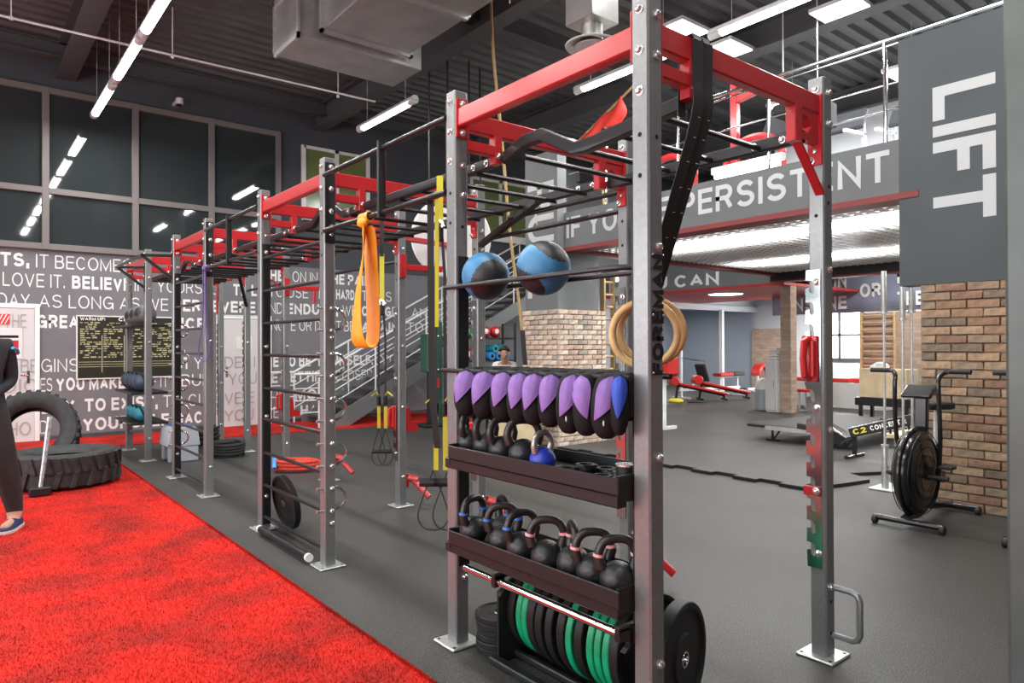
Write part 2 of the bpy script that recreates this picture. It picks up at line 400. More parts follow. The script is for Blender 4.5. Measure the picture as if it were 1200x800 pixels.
def lettering(body, o, u, v, cap, m, parent, width=None, weight=0.1, depth=0.004, name='lettering', gap=0.16):
    """flat letters drawn with strokes: o = start of the baseline, u = reading direction, v = up; weight = stroke / cap height"""
    t = weight; strokes = []; x = 0.0
    for ch in body:
        if ch == ' ': x += 0.34; continue
        w, gl = GLYPH[ch]; w = max(w+(t-0.12)*0.6 if w > 0.1 else w, t)
        for st in gl: strokes.append([(x+t/2+px*(w-t), t/2+py*(1-t)) for px, py in st])
        x += w+gap
    total = x-gap
    sx = (width/total) if width else cap
    o = Vector(o); u = Vector(u).normalized(); v = Vector(v).normalized(); nrm = u.cross(v); org = wl(parent)
    vs = []; fs = []; lift = 0.0
    for st in strokes:
        P = [Vector((a, b, 0)) for a, b in st]; n = len(P); L = []; R_ = []
        closed = (P[0]-P[-1]).length < 1e-6 and n > 4
        for i in range(n):
            a = (P[i]-P[i-1]) if i > 0 else (P[0]-P[-2] if closed else P[1]-P[0]); b = (P[i+1]-P[i]) if i < n-1 else (P[1]-P[0] if closed else P[-1]-P[-2])
            a = a.normalized(); b = b.normalized(); tt = (a+b)
            tt = tt.normalized() if tt.length > 1e-4 else b
            nn = Vector((-tt.y, tt.x, 0)); k = 1/max(0.42, abs(a.dot(tt)))
            L.append(P[i]+nn*(t/2*k)); R_.append(P[i]-nn*(t/2*k))
        if not closed:
            for e, (i, j) in ((0, (0, 1)), (1, (-1, -2))):
                dd = (P[i]-P[j]).normalized()*(t/2); L[i] = L[i]+dd*(1 if False else 0.0)
                horizontal = abs(dd.x) > abs(dd.y)*3 or abs(dd.y) > abs(dd.x)*3
                if horizontal: L[i] = L[i]+dd; R_[i] = R_[i]+dd
        base = len(vs); lift += 0.00003
        for q in range(2):
            for pt in L+R_:
                yy = min(1.0, max(-0.16, pt.y)); vs.append(o+u*(pt.x*sx)+v*(yy*cap)+nrm*(depth*(0.15+q)+lift)-org)
        N2 = 2*n
        for i in range(n-1):
            fs.append((base+N2+i, base+N2+i+1, base+N2+n+i+1, base+N2+n+i))
            fs.append((base+i, base+i+1, base+N2+i+1, base+N2+i)); fs.append((base+n+i+1, base+n+i, base+N2+n+i, base+N2+n+i+1))
        fs.append((base, base+N2, base+N2+n, base+n)); fs.append((base+n-1, base+2*n-1, base+N2+2*n-1, base+N2+n-1))
    me = bpy.data.meshes.new(name); me.from_pydata([tuple(p) for p in vs], [], fs)
    bm = bmesh.new(); bm.from_mesh(me); bmesh.ops.recalc_face_normals(bm, faces=bm.faces); bm.to_mesh(me); bm.free()
    me.materials.append(MATS[m])
    return link_mesh(name, me, parent, org)

def bolt_mesh():
    mb = MB()
    mb.lathe([(0.0185, 0), (0.0185, 0.003), (0.0135, 0.004), (0.0130, 0.011), (0.009, 0.0155), (1e-6, 0.017)], 10)
    me_o = mb.build('bolt_source', 'bolt'); me = me_o.data; bpy.data.objects.remove(me_o); return me
BOLT = bolt_mesh()
def hole_mesh():
    mb = MB(); mb.lathe([(0.009, -0.002), (0.009, 0.0012), (1e-6, 0.0012)], 12)
    o = mb.build('hole_source', 'hole'); me = o.data; bpy.data.objects.remove(o); return me
HOLE = hole_mesh()
FACE = {'-x': (0, math.radians(-90), 0), '+x': (0, math.radians(90), 0), '-y': (math.radians(90), 0, 0), '+y': (math.radians(-90), 0, 0)}
def bolt(parent, x, y, z, face='-x', me=None): return inst('bolt' if me is None else 'bolt_hole', me or BOLT, parent, (x, y, z), FACE[face])
# ================================================================ THE ROOM
YB = 13.4          # plane of the lettered back wall
XM = 7.1           # plane of the mezzanine edge
ZC = 6.3           # underside of the metal deck
MB().box(-5, 24, -6, 17, -0.2, 0).build('floor', 'rubber_floor', kind='structure', smooth=0)
def deck():
    mb = MB(); vs = []; y = -6.0; p = 0.26; prof = []
    while y < 17:
        prof += [(y, ZC), (y+0.10, ZC), (y+0.13, ZC+0.07), (y+0.23, ZC+0.07)]; y += p
    n = len(prof)
    for x in (-5, 24): vs += [(x, a, b) for a, b in prof]
    fs = [(i, i+1, n+i+1, n+i) for i in range(n-1)]
    mb.add(vs, fs)
    o = mb.build('ceiling', 'deck', kind='structure', smooth=0)
    for x in (-2.4, 1.42, 5.75, 9.4, 13.2, 17.0):
        b = MB(); b.box(x-0.14, x+0.14, -6, 17, ZC-0.025, ZC-0.002); b.box(x-0.14, x+0.14, -6, 17, ZC-0.42, ZC-0.395); b.box(x-0.02, x+0.02, -6, 17, ZC-0.40, ZC-0.02)
        b.build('ceiling_beam', 'beam_grey', o)
    for y in (12.95, 7.9, 2.6, -2.8):
        b = MB(); b.box(-5, 24, y-0.09, y+0.09, ZC-0.25, ZC-0.225); b.box(-5, 24, y-0.09, y+0.09, ZC-0.025, ZC-0.002); b.box(-5, 24, y-0.02, y+0.02, ZC-0.23, ZC-0.02)
        b.build('cross_beam', 'beam_grey', o)
    MB().box(-5, 24, -6, 17, ZC+0.075, ZC+0.2).build('roof_slab', 'beam_grey', o)
deck()
wb = MB().box(-5, 12.2, YB, YB+0.2, 0, 3.08).build('wall_back', 'wall_mural', kind='structure')
MB().box(-5, 12.2, YB, YB+0.2, 3.08, ZC).build('upper_paint', 'wall_dark', wb)
MB().box(-5, 12.2, YB-0.012, YB, 0, 0.07).build('baseboard', 'wall_dark', wb)
wlf = MB().box(-5.2, -5, -6, 17, 0, ZC).build('wall_left', 'wall_mural', kind='structure')
def added_window(n, y0, y1, z0, z1):
    """daylight window bay added to the side wall, out of view, to brighten the uprights"""
    w = thing('window_%d' % n, None, None, (-5, (y0+y1)/2, z0), kind='structure')
    f = MB()
    for y in (y0, (y0+y1)/2, y1): f.box(-5.0, -4.93, y-0.04, y+0.04, z0, z1)
    for z in (z0, (z0+z1)/2, z1): f.box(-5.0, -4.93, y0, y1, z-0.04, z+0.04)
    f.build('window_frame', 'frame_white', w)
    for a, b_ in ((y0, (y0+y1)/2), ((y0+y1)/2, y1)):
        for c, d in ((z0, (z0+z1)/2), ((z0+z1)/2, z1)):
            MB().box(-4.99, -4.97, a+0.04, b_-0.04, c+0.04, d-0.04).build('pane', 'daylight', w)
    ld = bpy.data.lights.new('window_light', 'AREA'); ld.shape = 'RECTANGLE'; ld.size = z1-z0; ld.size_y = y1-y0; ld.energy = ADDED_WINDOW_POWER; ld.color = (0.90, 0.96, 1.0)
    lo = bpy.data.objects.new('window_light', ld); COL.objects.link(lo); lo.parent = w; lo.location = Vector((-4.92, (y0+y1)/2, (z0+z1)/2))-wl(w); lo.rotation_euler = (0, math.radians(-90), 0)
for k, y in enumerate((-2.2, 0.8, 3.8, 6.8)): added_window(10+k, y, y+2.6, 0.9, 3.9)  # added bays, never in view, lighting the uprights from the side
MB().box(-5, 24, -6.2, -6, 0, ZC).build('wall_front', 'wall_mural', kind='structure')
wf = MB().box(21.6, 21.8, -6, 17, 0, ZC).build('wall_right', 'wall_light', kind='structure')

MURAL = [(-0.24, 0.93, 2.78, 'RESULTS,', 'b'), (1.02, 2.37, 2.78, 'IT BECOMES', 'l'), (4.63, 5.04, 2.78, 'THE', 'b'), (5.22, 5.74, 2.78, 'ON IN', 'l'), (5.9, 6.92, 2.78, 'THE PAIN', 'b'),
 (0.59, 1.41, 2.465, 'LOVE IT.', 'l'), (1.51, 2.37, 2.465, 'BELIEVE', 'b'), (2.43, 2.6, 2.465, 'IN', 'l'), (2.78, 3.91, 2.465, 'YOURSELF', 'l'), (4.08, 4.52, 2.465, 'TILL', 'b'),
 (4.75, 6.03, 2.465, 'TO USE THE', 'l'), (6.14, 6.55, 2.465, 'HARD', 'b'), (6.72, 7.43, 2.465, 'TIMES', 'l'),
 (0.24, 0.94, 2.14, 'TODAY', 'l'), (1.06, 2.96, 2.14, 'AS LONG AS WE', 'l'), (3.04, 4.49, 2.14, 'PERSEVERE', 'b'), (4.62, 5.02, 2.14, 'AND', 'l'), (5.1, 6.18, 2.14, 'ENDURE,', 'b'),
 (6.28, 6.6, 2.14, 'WE', 'l'), (6.72, 7.71, 2.14, 'CAN GET', 'b'), (7.93, 9.46, 2.14, 'ANYTHING', 'l'),
 (0.61, 0.89, 1.81, 'THE', 'g'), (1.03, 1.6, 1.81, 'GREA', 'b'), (3.06, 3.58, 1.81, 'NCE', 'b'), (4.6, 6.54, 1.81, "MINUTE OR DON'T BE", 'l'), (6.72, 7.6, 1.81, 'AGAIN', 'b'), (7.82, 9.16, 1.81, 'TO TAKE', 'l'),
 (0.82, 1.04, 1.1, 'BE', 'g'), (1.09, 1.6, 1.1, 'GINS', 'l'), (3.09, 3.31, 1.1, 'AT', 'b'), (3.39, 3.71, 1.1, 'YO', 'l'), (3.91, 4.47, 1.1, 'DECI', 'g'), (4.67, 5.59, 1.1, 'ME TO BE', 'b'), (5.7, 6.98, 1.1, 'YOURSELF.', 'b'), (7.16, 7.79, 1.1, 'YOU', 'l'),
 (0.14, 1.04, 0.79, 'CHOIC', 'g'), (1.08, 1.24, 0.79, 'ES', 'l'), (1.29, 2.28, 0.79, 'YOU MAKE', 'b'), (2.56, 2.96, 0.79, 'OF IT', 'l'), (3.18, 3.69, 0.79, 'BUN', 'l'), (3.98, 4.5, 0.79, 'YOU', 'g'), (4.65, 5.99, 0.79, 'BE GETTING', 'b'),
 (6.12, 6.96, 0.79, 'CLOSER', 'l'), (7.06, 7.29, 0.79, 'TO', 'l'),
 (0.78, 1.55, 0.43, 'EVERY', 'b'), (1.69, 2.79, 0.43, 'TO EXIST,', 'b'), (2.88, 3.58, 0.43, 'TO CL', 'l'), (3.91, 4.45, 0.43, 'VE E', 'g'), (4.63, 5.14, 0.43, 'UT THE', 'l'), (5.27, 6.1, 0.43, 'MORE', 'b'), (6.22, 6.66, 0.43, 'ARE', 'b'),
 (0.65, 0.95, 0.11, 'HO', 'g'), (0.97, 1.18, 0.11, 'LD', 'l'), (1.66, 2.97, 0.11, 'YOURSELF', 'b'), (3.08, 3.69, 0.11, 'BACK', 'b'), (3.91, 4.44, 0.11, 'YOU', 'g'), (4.57, 4.93, 0.11, 'ARE', 'l'), (5.38, 6.1, 0.11, 'HARD', 'b')]
for x0, x1, z, t, w in MURAL:
    on_door = w == 'g'
    yy = YB-0.045 if on_door else YB-0.001
    lettering(t, (x0, yy, z), (1, 0, 0), (0, 0, 1), 0.215, 'letter_grey' if (on_door and yy < YB-0.01) else 'letter_white', wb, width=x1-x0, weight=0.21 if w == 'b' else 0.10)

# doors in the lettered wall
def door(name, x0, x1, h, handle_x):
    d = thing(name, None, None, ((x0+x1)/2, YB, 0), kind='structure')
    fr = MB(); fr.box(x0-0.07, x0, YB-0.05, YB, 0, h+0.07); fr.box(x1, x1+0.07, YB-0.05, YB, 0, h+0.07); fr.box(x0, x1, YB-0.05, YB, h, h+0.07)
    fr.build('door_frame', 'frame_white', d, bevel=0.006)
    MB().box(x0+0.004, x1-0.004, YB-0.04, YB-0.002, 0.01, h-0.004).build('door_leaf', 'door_white', d)
    hd = MB(); hd.cbox(handle_x-0.02, handle_x+0.02, YB-0.052, YB-0.04, 0.93, 1.13, 0.004); hd.tube([(handle_x, YB-0.05, 1.06), (handle_x, YB-0.09, 1.06), (handle_x-0.11, YB-0.09, 1.06)], 0.009)
    hd.build('door_handle', 'chrome', d)
    return d
door('door_1', 0.07, 1.00, 2.12, 0.92)
door('door_2', 3.84, 4.72, 2.02, 3.95)
po = thing('safety_poster', 'white framed safety poster with red photo panel on the white door', 'poster', (0.72, YB-0.05, 1.3))
MB().cbox(0.44, 0.84, YB-0.053, YB-0.042, 1.32, 1.80, 0.003).build('paper', 'white_paint', po)
MB().box(0.52, 0.79, YB-0.056, YB-0.053, 1.65, 1.69).build('title_bar', 'hole', po)
MB().box(0.52, 0.79, YB-0.056, YB-0.053, 1.38, 1.61).build('picture', 'poster_red', po)
MB().box(0.58, 0.70, YB-0.058, YB-0.056, 1.47, 1.60).build('print', 'white_print', po)
po = thing('direction_sign', 'small bright red sign with white slanted stripes on the door', 'sign', (0.6, YB-0.05, 1.87))
MB().cbox(0.34, 0.68, YB-0.052, YB-0.042, 1.86, 2.02, 0.002).build('panel', 'poster_bright_red', po)
for k in range(4):
    s = MB(); s.prism([(0.46+k*0.05, 1.865), (0.475+k*0.05, 1.865), (0.545+k*0.05, 2.015), (0.53+k*0.05, 2.015)] if k < 3 else [(0.61, 1.865), (0.62, 1.865), (0.67, 1.97), (0.67, 2.0)], (0, YB-0.0525, 0), (1, 0, 0), (0, 0, 1), (0, -0.002, 0)); s.build('stripe', 'white_print', po)
po = thing('door_notice', 'pale notice plate on the second white door', 'sign', (4.3, YB-0.05, 1.5))
MB().cbox(4.12, 4.42, YB-0.05, YB-0.041, 1.45, 1.70, 0.003).build('plate', 'white_paint', po)

# schedule board
bd = thing('workout_board', 'dark workout board with pale handwritten rows on the lettered wall', 'board', (2.31, YB, 0.99))
MB().cbox(1.58, 3.04, YB-0.03, YB-0.002, 0.98, 2.02, 0.004).build('panel', 'board_dark', bd)
fr = MB(); fr.box(1.565, 3.055, YB-0.04, YB-0.001, 2.01, 2.03); fr.box(1.565, 3.055, YB-0.04, YB-0.001, 0.965, 0.985); fr.box(1.565, 1.585, YB-0.04, YB-0.001, 0.98, 2.02); fr.box(3.035, 3.055, YB-0.04, YB-0.001, 0.98, 2.02)
fr.build('frame', 'frame_white', bd)
pr = MB(); rr = random.Random(3)
for row in range(17):
    z = 1.90-row*0.036
    for c0, c1 in ((1.62, 1.92), (1.96, 2.24), (2.28, 2.56), (2.60, 3.0)):
        x = c0
        while x < c1-0.03:
            w = rr.uniform(0.02, 0.09)
            if rr.random() < 0.72: pr.box(x, min(x+w, c1), YB-0.032, YB-0.030, z, z+rr.uniform(0.012, 0.024))
            x += w+rr.uniform(0.01, 0.03)
for z in (1.17, 1.21, 1.25): pr.box(1.60, 3.02, YB-0.032, YB-0.030, z, z+0.008)
for x in (1.93, 2.26, 2.58): pr.box(x, x+0.012, YB-0.032, YB-0.030, 1.08, 1.70)
pr.build('handwriting', 'board_print', bd, smooth=0, kind='stuff')
lettering('WARM UP:', (1.62, YB-0.031, 1.945), (1, 0, 0), (0, 0, 1), 0.055, 'white_print', bd, width=0.36, weight=0.2)
lettering('CRO', (2.18, YB-0.031, 1.94), (1, 0, 0), (0, 0, 1), 0.065, 'white_print', bd, width=0.22, weight=0.22)

# upper band of dark windows
wd = thing('window_1', None, None, (1.8, YB, 3.1), kind='structure')
VX = [-4.95, -3.85, -2.62, -1.37, -0.12, 1.143, 2.433, 3.682, 4.92]; VZ = [3.12, 4.02, 5.64]
for x in VX: MB().cbox(x-0.05, x+0.05, YB-0.09, YB, 3.07, 5.69, 0.006).build('window_mullion', 'frame_taupe', wd)
for z in VZ: MB().cbox(-4.95, 4.97, YB-0.085, YB-0.001, z-0.05, z+0.05, 0.006).build('window_rail', 'frame_taupe', wd)
for i in range(len(VX)-1):
    for j in range(2):
        MB().box(VX[i]+0.05, VX[i+1]-0.05, YB-0.03, YB-0.006, VZ[j]+0.05, VZ[j+1]-0.05).build('pane', 'glass_dark', wd)
def film_window(name, x0, x1, z0, z1, n):
    w = thing(name, None, None, ((x0+x1)/2, YB, z0), kind='structure')
    f = MB()
    f.box(x0, x1, YB-0.06, YB, z0, z0+0.08); f.box(x0, x1, YB-0.06, YB, z1-0.06, z1)
    for k in range(n+1):
        x = x0+(x1-x0)*k/n; f.box(x-0.04, x+0.04, YB-0.06, YB, z0, z1)
    f.build('window_frame', 'frame_white', w)
    MB().box(x0-0.03, x1+0.03, YB-0.12, YB, z0-0.10, z0).build('window_sill', 'frame_white', w)
    for k in range(n):
        a = x0+(x1-x0)*k/n+0.04; b = x0+(x1-x0)*(k+1)/n-0.04
        MB().box(a, b, YB-0.03, YB-0.008, z0+0.08, z1-0.06).build('pane', 'film_green', w)
film_window('window_2', 5.44, 6.85, 4.13, 5.53, 2)
film_window('window_3', 9.55, 11.3, 4.13, 5.53, 2)

# ---- ceiling services
def tube_lamp(x, y0, y1, z, label, power=LAMP_POWER, along='y', light=True):
    c = ((x, (y0+y1)/2, z))
    t = thing('linear_lamp', label, 'lamp', c, group='linear ceiling lamps')
    b = MB(); b.sweep([(x, y0, z+0.03), (x, y1, z+0.03)], [(-0.055, -0.02), (0.055, -0.02), (0.055, 0.012), (0.03, 0.045), (-0.03, 0.045), (-0.055, 0.012)]); b.build('housing', 'lamp_body', t)
    g = MB(); g.sweep([(x, y0+0.16, z), (x, y1-0.16, z)], [(0.052*math.cos(a), 0.045*math.sin(a)) for a in [math.pi+math.pi*k/8 for k in range(9)]]); g.build('glowing_diffuser', 'lamp_glow', t)
    for (a, bb) in ((y0, y0+0.16), (y1-0.16, y1)):
        e = MB(); e.sweep([(x, a, z), (x, bb, z)], [(0.055*math.cos(q), 0.048*math.sin(q)) for q in [math.pi+math.pi*k/8 for k in range(9)]]); e.build('end_cap', 'lamp_body', t)
    for yy in (y0+0.3, y1-0.3):
        w = MB(); w.tube([(x, yy, z+0.06), (x, yy, ZC-0.0)], 0.004, 5); w.build('hanger_wire', 'cable', t)
    if light:
        ld = bpy.data.lights.new('lamp_light', 'AREA'); ld.shape = 'RECTANGLE'; ld.size = 0.12; ld.size_y = y1-y0-0.3; ld.energy = power; ld.color = (1.0, 0.985, 0.96)
        lo = bpy.data.objects.new('lamp_light', ld); COL.objects.link(lo); lo.parent = t; lo.location = (0, 0, -0.055)
    return t
ROWA = [11.95, 10.05, 8.25, 6.3, 4.4, 2.4, 0.2]
for i, y in enumerate(ROWA):
    tube_lamp(1.74, y-0.86, y+0.86, 5.2, 'linear lamp above the turf edge by the rig, %s from the lettered wall' % ORD[i])
for i, y in enumerate([9.92]):
    tube_lamp(5.40, y-0.93, y+0.93, 5.2, 'lone linear ceiling lamp above the stairs side of the rig')
for i, y in enumerate((4.6, 1.2)):
    tube_lamp(5.40, y-0.9, y+0.9, 5.55, 'linear lamp before the mezzanine, %s from the round diffuser' % ORD[i])
for i, y in enumerate((6.3, 4.0, 1.4)):
    tube_lamp(7.06, y-0.95, y+0.95, 5.2, 'linear lamp over the mezzanine railing, %s from the pale brick column' % ORD[i])
for i, y in enumerate(ROWA): tube_lamp(-1.92, y-0.86, y+0.86, 5.2, 'linear lamp in the unseen row by the added windows, %s from the lettered wall' % ORD[i])

pp = thing('sprinkler_pipe', 'thin pale sprinkler pipe hung below the corrugated deck', 'pipe', (2, 10.6, 5.6))
b = MB(); b.tube([(-4.9, 10.75, 5.6), (5.5, 10.45, 5.6)], 0.016, 8); b.build('pipe_run', 'white_steel', pp)
for x in (-2.5, 0.55, 2.4, 4.9):
    b = MB(); b.tube([(x, 10.6, 5.61), (x, 10.6, ZC)], 0.008, 6); b.lathe([(0.025, -0.02), (0.025, 0.02)], 8, T(x, 10.6, 5.6)); b.build('drop_rod', 'white_steel', pp)
cd = thing('dome_camera', 'small white dome camera on the upper back wall', 'camera', (3.05, YB-0.3, 5.75))
b = MB(); b.lathe([(0.06, 0.10), (0.065, 0.03), (0.06, 0.0), (1e-6, 0.0)], 14, T(3.05, YB-0.42, 5.72)); b.build('housing', 'white_plastic', cd)
b = MB(); b.ball((3.05, YB-0.42, 5.72), 0.045, 14, 8); b.build('lens_dome', 'hole', cd)
b = MB(); b.box(3.03, 3.07, YB-0.42, YB, 5.80, 5.84); b.build('bracket', 'white_plastic', cd)

# ducts
du = thing('air_duct', 'large galvanised air duct running under the deck with a branch', 'duct', (3.8, 7.9, 5.0))
b = MB(); b.box(3.02, 4.62, 7.54, 8.26, 5.0, 5.62); b.build('end_box', 'duct', du, bevel=0.008)
b = MB(); b.box(3.26, 4.38, 2.5, 7.535, 5.1, 5.72); b.build('main_run', 'duct', du, bevel=0.008)
for y in (7.44, 6.2, 4.9, 3.6):
    b = MB(); b.box(3.225, 4.415, y-0.03, y+0.03, 5.065, 5.10); b.box(3.225, 3.26, y-0.03, y+0.03, 5.065, 5.75); b.box(4.38, 4.415, y-0.03, y+0.03, 5.065, 5.75); b.build('flange', 'galv', du)
for z in (5.0, 5.62):
    b = MB(); b.box(2.99, 3.02, 7.51, 8.29, z-0.03, z+0.03); b.build('flange', 'galv', du)
b = MB(); b.box(2.99, 3.02, 7.51, 7.55, 4.97, 5.65); b.box(2.99, 3.02, 8.25, 8.29, 4.97, 5.65); b.build('flange', 'galv', du)
for x, y in ((3.1, 7.7), (4.5, 8.2), (3.22, 5.5), (4.42, 5.5), (3.22, 3.0)):
    b = MB(); b.tube([(x, y, 5.0), (x, y, ZC)], 0.007, 6); b.build('hanger_rod', 'galv', du)
df = thing('ceiling_diffuser', 'round air diffuser under a square galvanised box', 'diffuser', (5.05, 4.95, 4.5))
b = MB(); b.cbox(4.84, 5.22, 4.74, 5.12, 4.74, 5.6, 0.006); b.build('plenum_box', 'duct', df)
b = MB(); b.box(3.9, 4.84, 4.78, 5.08, 5.15, 5.5); b.build('branch_duct', 'duct', df)
b = MB(); b.lathe([(0.11, 0.0), (0.11, 0.16)], 20, T(5.03, 4.93, 4.58)); b.build('neck', 'duct', df)
b = MB(); b.lathe([(0.12, 0.05), (0.25, -0.012), (0.27, -0.012), (0.275, 0.0), (0.13, 0.07)], 28, T(5.03, 4.93, 4.54), caps=False); b.build('outer_ring', 'diffuser', df)
b = MB(); b.lathe([(1e-6, -0.01), (0.10, -0.02), (0.165, -0.02), (0.17, -0.01), (0.08, 0.03), (1e-6, 0.04)], 28, T(5.03, 4.93, 4.54)); b.build('centre_cone', 'diffuser', df)
for i, (x, y) in enumerate(((5.9, 9.4), (6.25, 9.4), (6.75, 9.5), (7.05, 9.6))):
    b = MB(); b.tube([(x, y, 2.35), (x, y, ZC)], 0.016, 6); b.build('hanging_strap', 'strap_black', None, origin=(x, y, 2.35), label='black roof strap behind the rig, %s from the stairs foot' % ORD[i], cat='strap', group='black roof straps')

# ---- mezzanine
mz = thing('mezzanine', None, None, (10, 4, 3), kind='structure')
MB().box(XM+0.12, 13.2, -6, 7.7, 3.12, 3.46).build('floor_slab', 'concrete', mz)
MB().box(XM, XM+0.12, 2.846, 7.55, 2.96, 3.48).build('edge_fascia', 'fascia', mz)
MB().box(XM-0.01, XM+0.30, 2.67, 7.55, 2.90, 2.96).build('edge_trim', 'fascia_red', mz)
MB().box(XM+0.12, 13.2, 7.55, 7.67, 2.96, 3.48).build('side_fascia', 'fascia', mz)
MB().box(XM+0.1, 13.2, 7.55, 7.70, 2.90, 2.96).build('side_trim', 'fascia_red', mz)
MB().box(13.0, 13.2, -6, 7.7, 2.80, 3.12).build('edge_beam', 'rig_black', mz)
MB().box(12.98, 13.22, -6, 7.7, 2.77, 2.80).build('beam_trim', 'fascia_red', mz)
lettering("IF YOU'RE PERSISTENT", (XM, 7.50, 3.095), (0, -1, 0), (0, 0, 1), 0.305, 'letter_silver', mz, width=4.57, weight=0.175)
wp = MB().box(XM, XM+0.22, -6, 2.846, 2.06, 4.43).build('wall_panel', 'wall_panel', kind='structure')
lettering('LIFT', (XM, 2.545, 3.885), (0, 0, -1), (0, -1, 0), 0.50, 'letter_silver', wp, width=1.26, weight=0.20, gap=0.10)
MB().box(XM+0.03, XM+0.22, -6, 2.67, 0, 2.06).build('wall_brick', 'grout', kind='structure')
wbk = bpy.data.objects['wall_brick']
def brick_mesh(l, h, d, seed):
    r = random.Random(seed); mb = MB(); mb.box(-l/2, l/2, -d/2, d/2, -h/2, h/2)
    o = mb.build('brick_source', BR_R[0], smooth=0, bevel=0.005)
    for v in o.data.vertices: v.co += Vector((r.uniform(-.004, .004), r.uniform(-.005, .005), r.uniform(-.003, .003)))
    me = o.data; bpy.data.objects.remove(o); return me
def brick_set(l, h, d, mats):
    out = []
    for i, m in enumerate(mats):
        for k in range(2):
            me = brick_mesh(l, h, d, i*7+k); me.materials.clear(); me.materials.append(m); out.append(me)
    return out
def lay(parent, o, u, n_out, length, height, bl, bh, d, gap, mats, seed=0):
    """courses of bricks on a face: o lower start corner, u along, n_out outward normal"""
    full = brick_set(bl-gap, bh-gap, d, mats); half = brick_set(bl/2-gap, bh-gap, d, mats)
    r = random.Random(seed); u = Vector(u); nn = Vector(n_out); o = Vector(o)
    ang = math.atan2(u.y, u.x); rows = int(height/bh)
    for j in range(rows):
        s = 0.0; first = (j % 2 == 1)
        while s < length-0.02:
            L = bl/2 if (first or length-s < bl*0.75) else bl
            first = False
            me = r.choice(half if L < bl else full)
            p = o + u*(s+L/2) + nn*(d/2-0.012+r.uniform(-.004, .004)) + Vector((0, 0, bh*(j+0.5)))
            inst('brick', me, parent, p, (0, 0, ang))
            s += L
lay(wbk, (XM+0.03, 2.66, 0), (0, -1, 0), (-1, 0, 0), 2.3, 2.06, 0.255, 0.0792, 0.05, 0.010, BR_R, 5)
# railing of the mezzanine
rl = thing('mezzanine_railing', 'steel tube railing along the mezzanine edge', 'railing', (XM+0.05, 3, 3.48))
b = MB(); b.tube([(XM+0.06, 7.5, 4.50), (XM+0.06, -3, 4.50)], 0.022); b.build('top_rail', 'chrome', rl)
b = MB(); b.tube([(XM+0.06, 7.5, 4.44), (XM+0.06, -3, 4.44)], 0.012); b.build('top_rail_lower', 'chrome', rl)
for z in (3.80, 4.06): 
    b = MB(); b.tube([(XM+0.06, 7.5, z), (XM+0.06, 2.85, z)], 0.009); b.build('middle_rail', 'chrome', rl)
for y in (2.99, 4.25, 5.5, 6.75):
    b = MB(); b.tube([(XM+0.06, y, 3.46), (XM+0.06, y, 4.50)], 0.02); b.build('baluster', 'chrome', rl)
# open cell ceiling under the mezzanine, with tube lamps above it
gr = thing('cell_ceiling', None, None, (10, 4, 2.95), kind='structure')
b = MB(); x = 7.42
while x < 13.0: b.box(x-0.006, x+0.006, -1.5, 7.54, 2.955, 2.980); x += 0.14
b.build('long_blades', 'grille', gr, smooth=0, kind='stuff')
b = MB(); y = -1.5
while y < 7.54: b.box(7.4, 13.0, y-0.006, y+0.006, 2.955, 2.980); y += 0.14
b.build('cross_blades', 'grille', gr, smooth=0, kind='stuff')
MB().box(7.3, 13.0, -6, 7.54, 3.108, 3.118).build('soffit', 'plenum', gr)
for xx in (8.35, 11.1):
    for i, y in enumerate((5.9, 3.1, 0.3)):
        t = thing('recessed_lamp', 'lamp above the cell ceiling, %s row in from the fascia, %s from the pale column' % ('outer' if xx < 9 else 'inner', ORD[i]), 'lamp', (xx, y, 3.06), group='lamps above the cell ceiling')
        MB().box(xx-0.34, xx+0.34, y-1.3, y+1.3, 3.075, 3.10).build('housing', 'lamp_body', t)
        MB().box(xx-0.32, xx+0.32, y-1.28, y+1.28, 3.060, 3.075).build('glowing_diffuser', 'panel_glow', t)
        ld = bpy.data.lights.new('lamp_light', 'AREA'); ld.shape = 'RECTANGLE'; ld.size = 0.62; ld.size_y = 2.5; ld.energy = PANEL_POWER*1.3
        lo = bpy.data.objects.new('lamp_light', ld); COL.objects.link(lo); lo.parent = t; lo.location = (0, 0, -0.005)
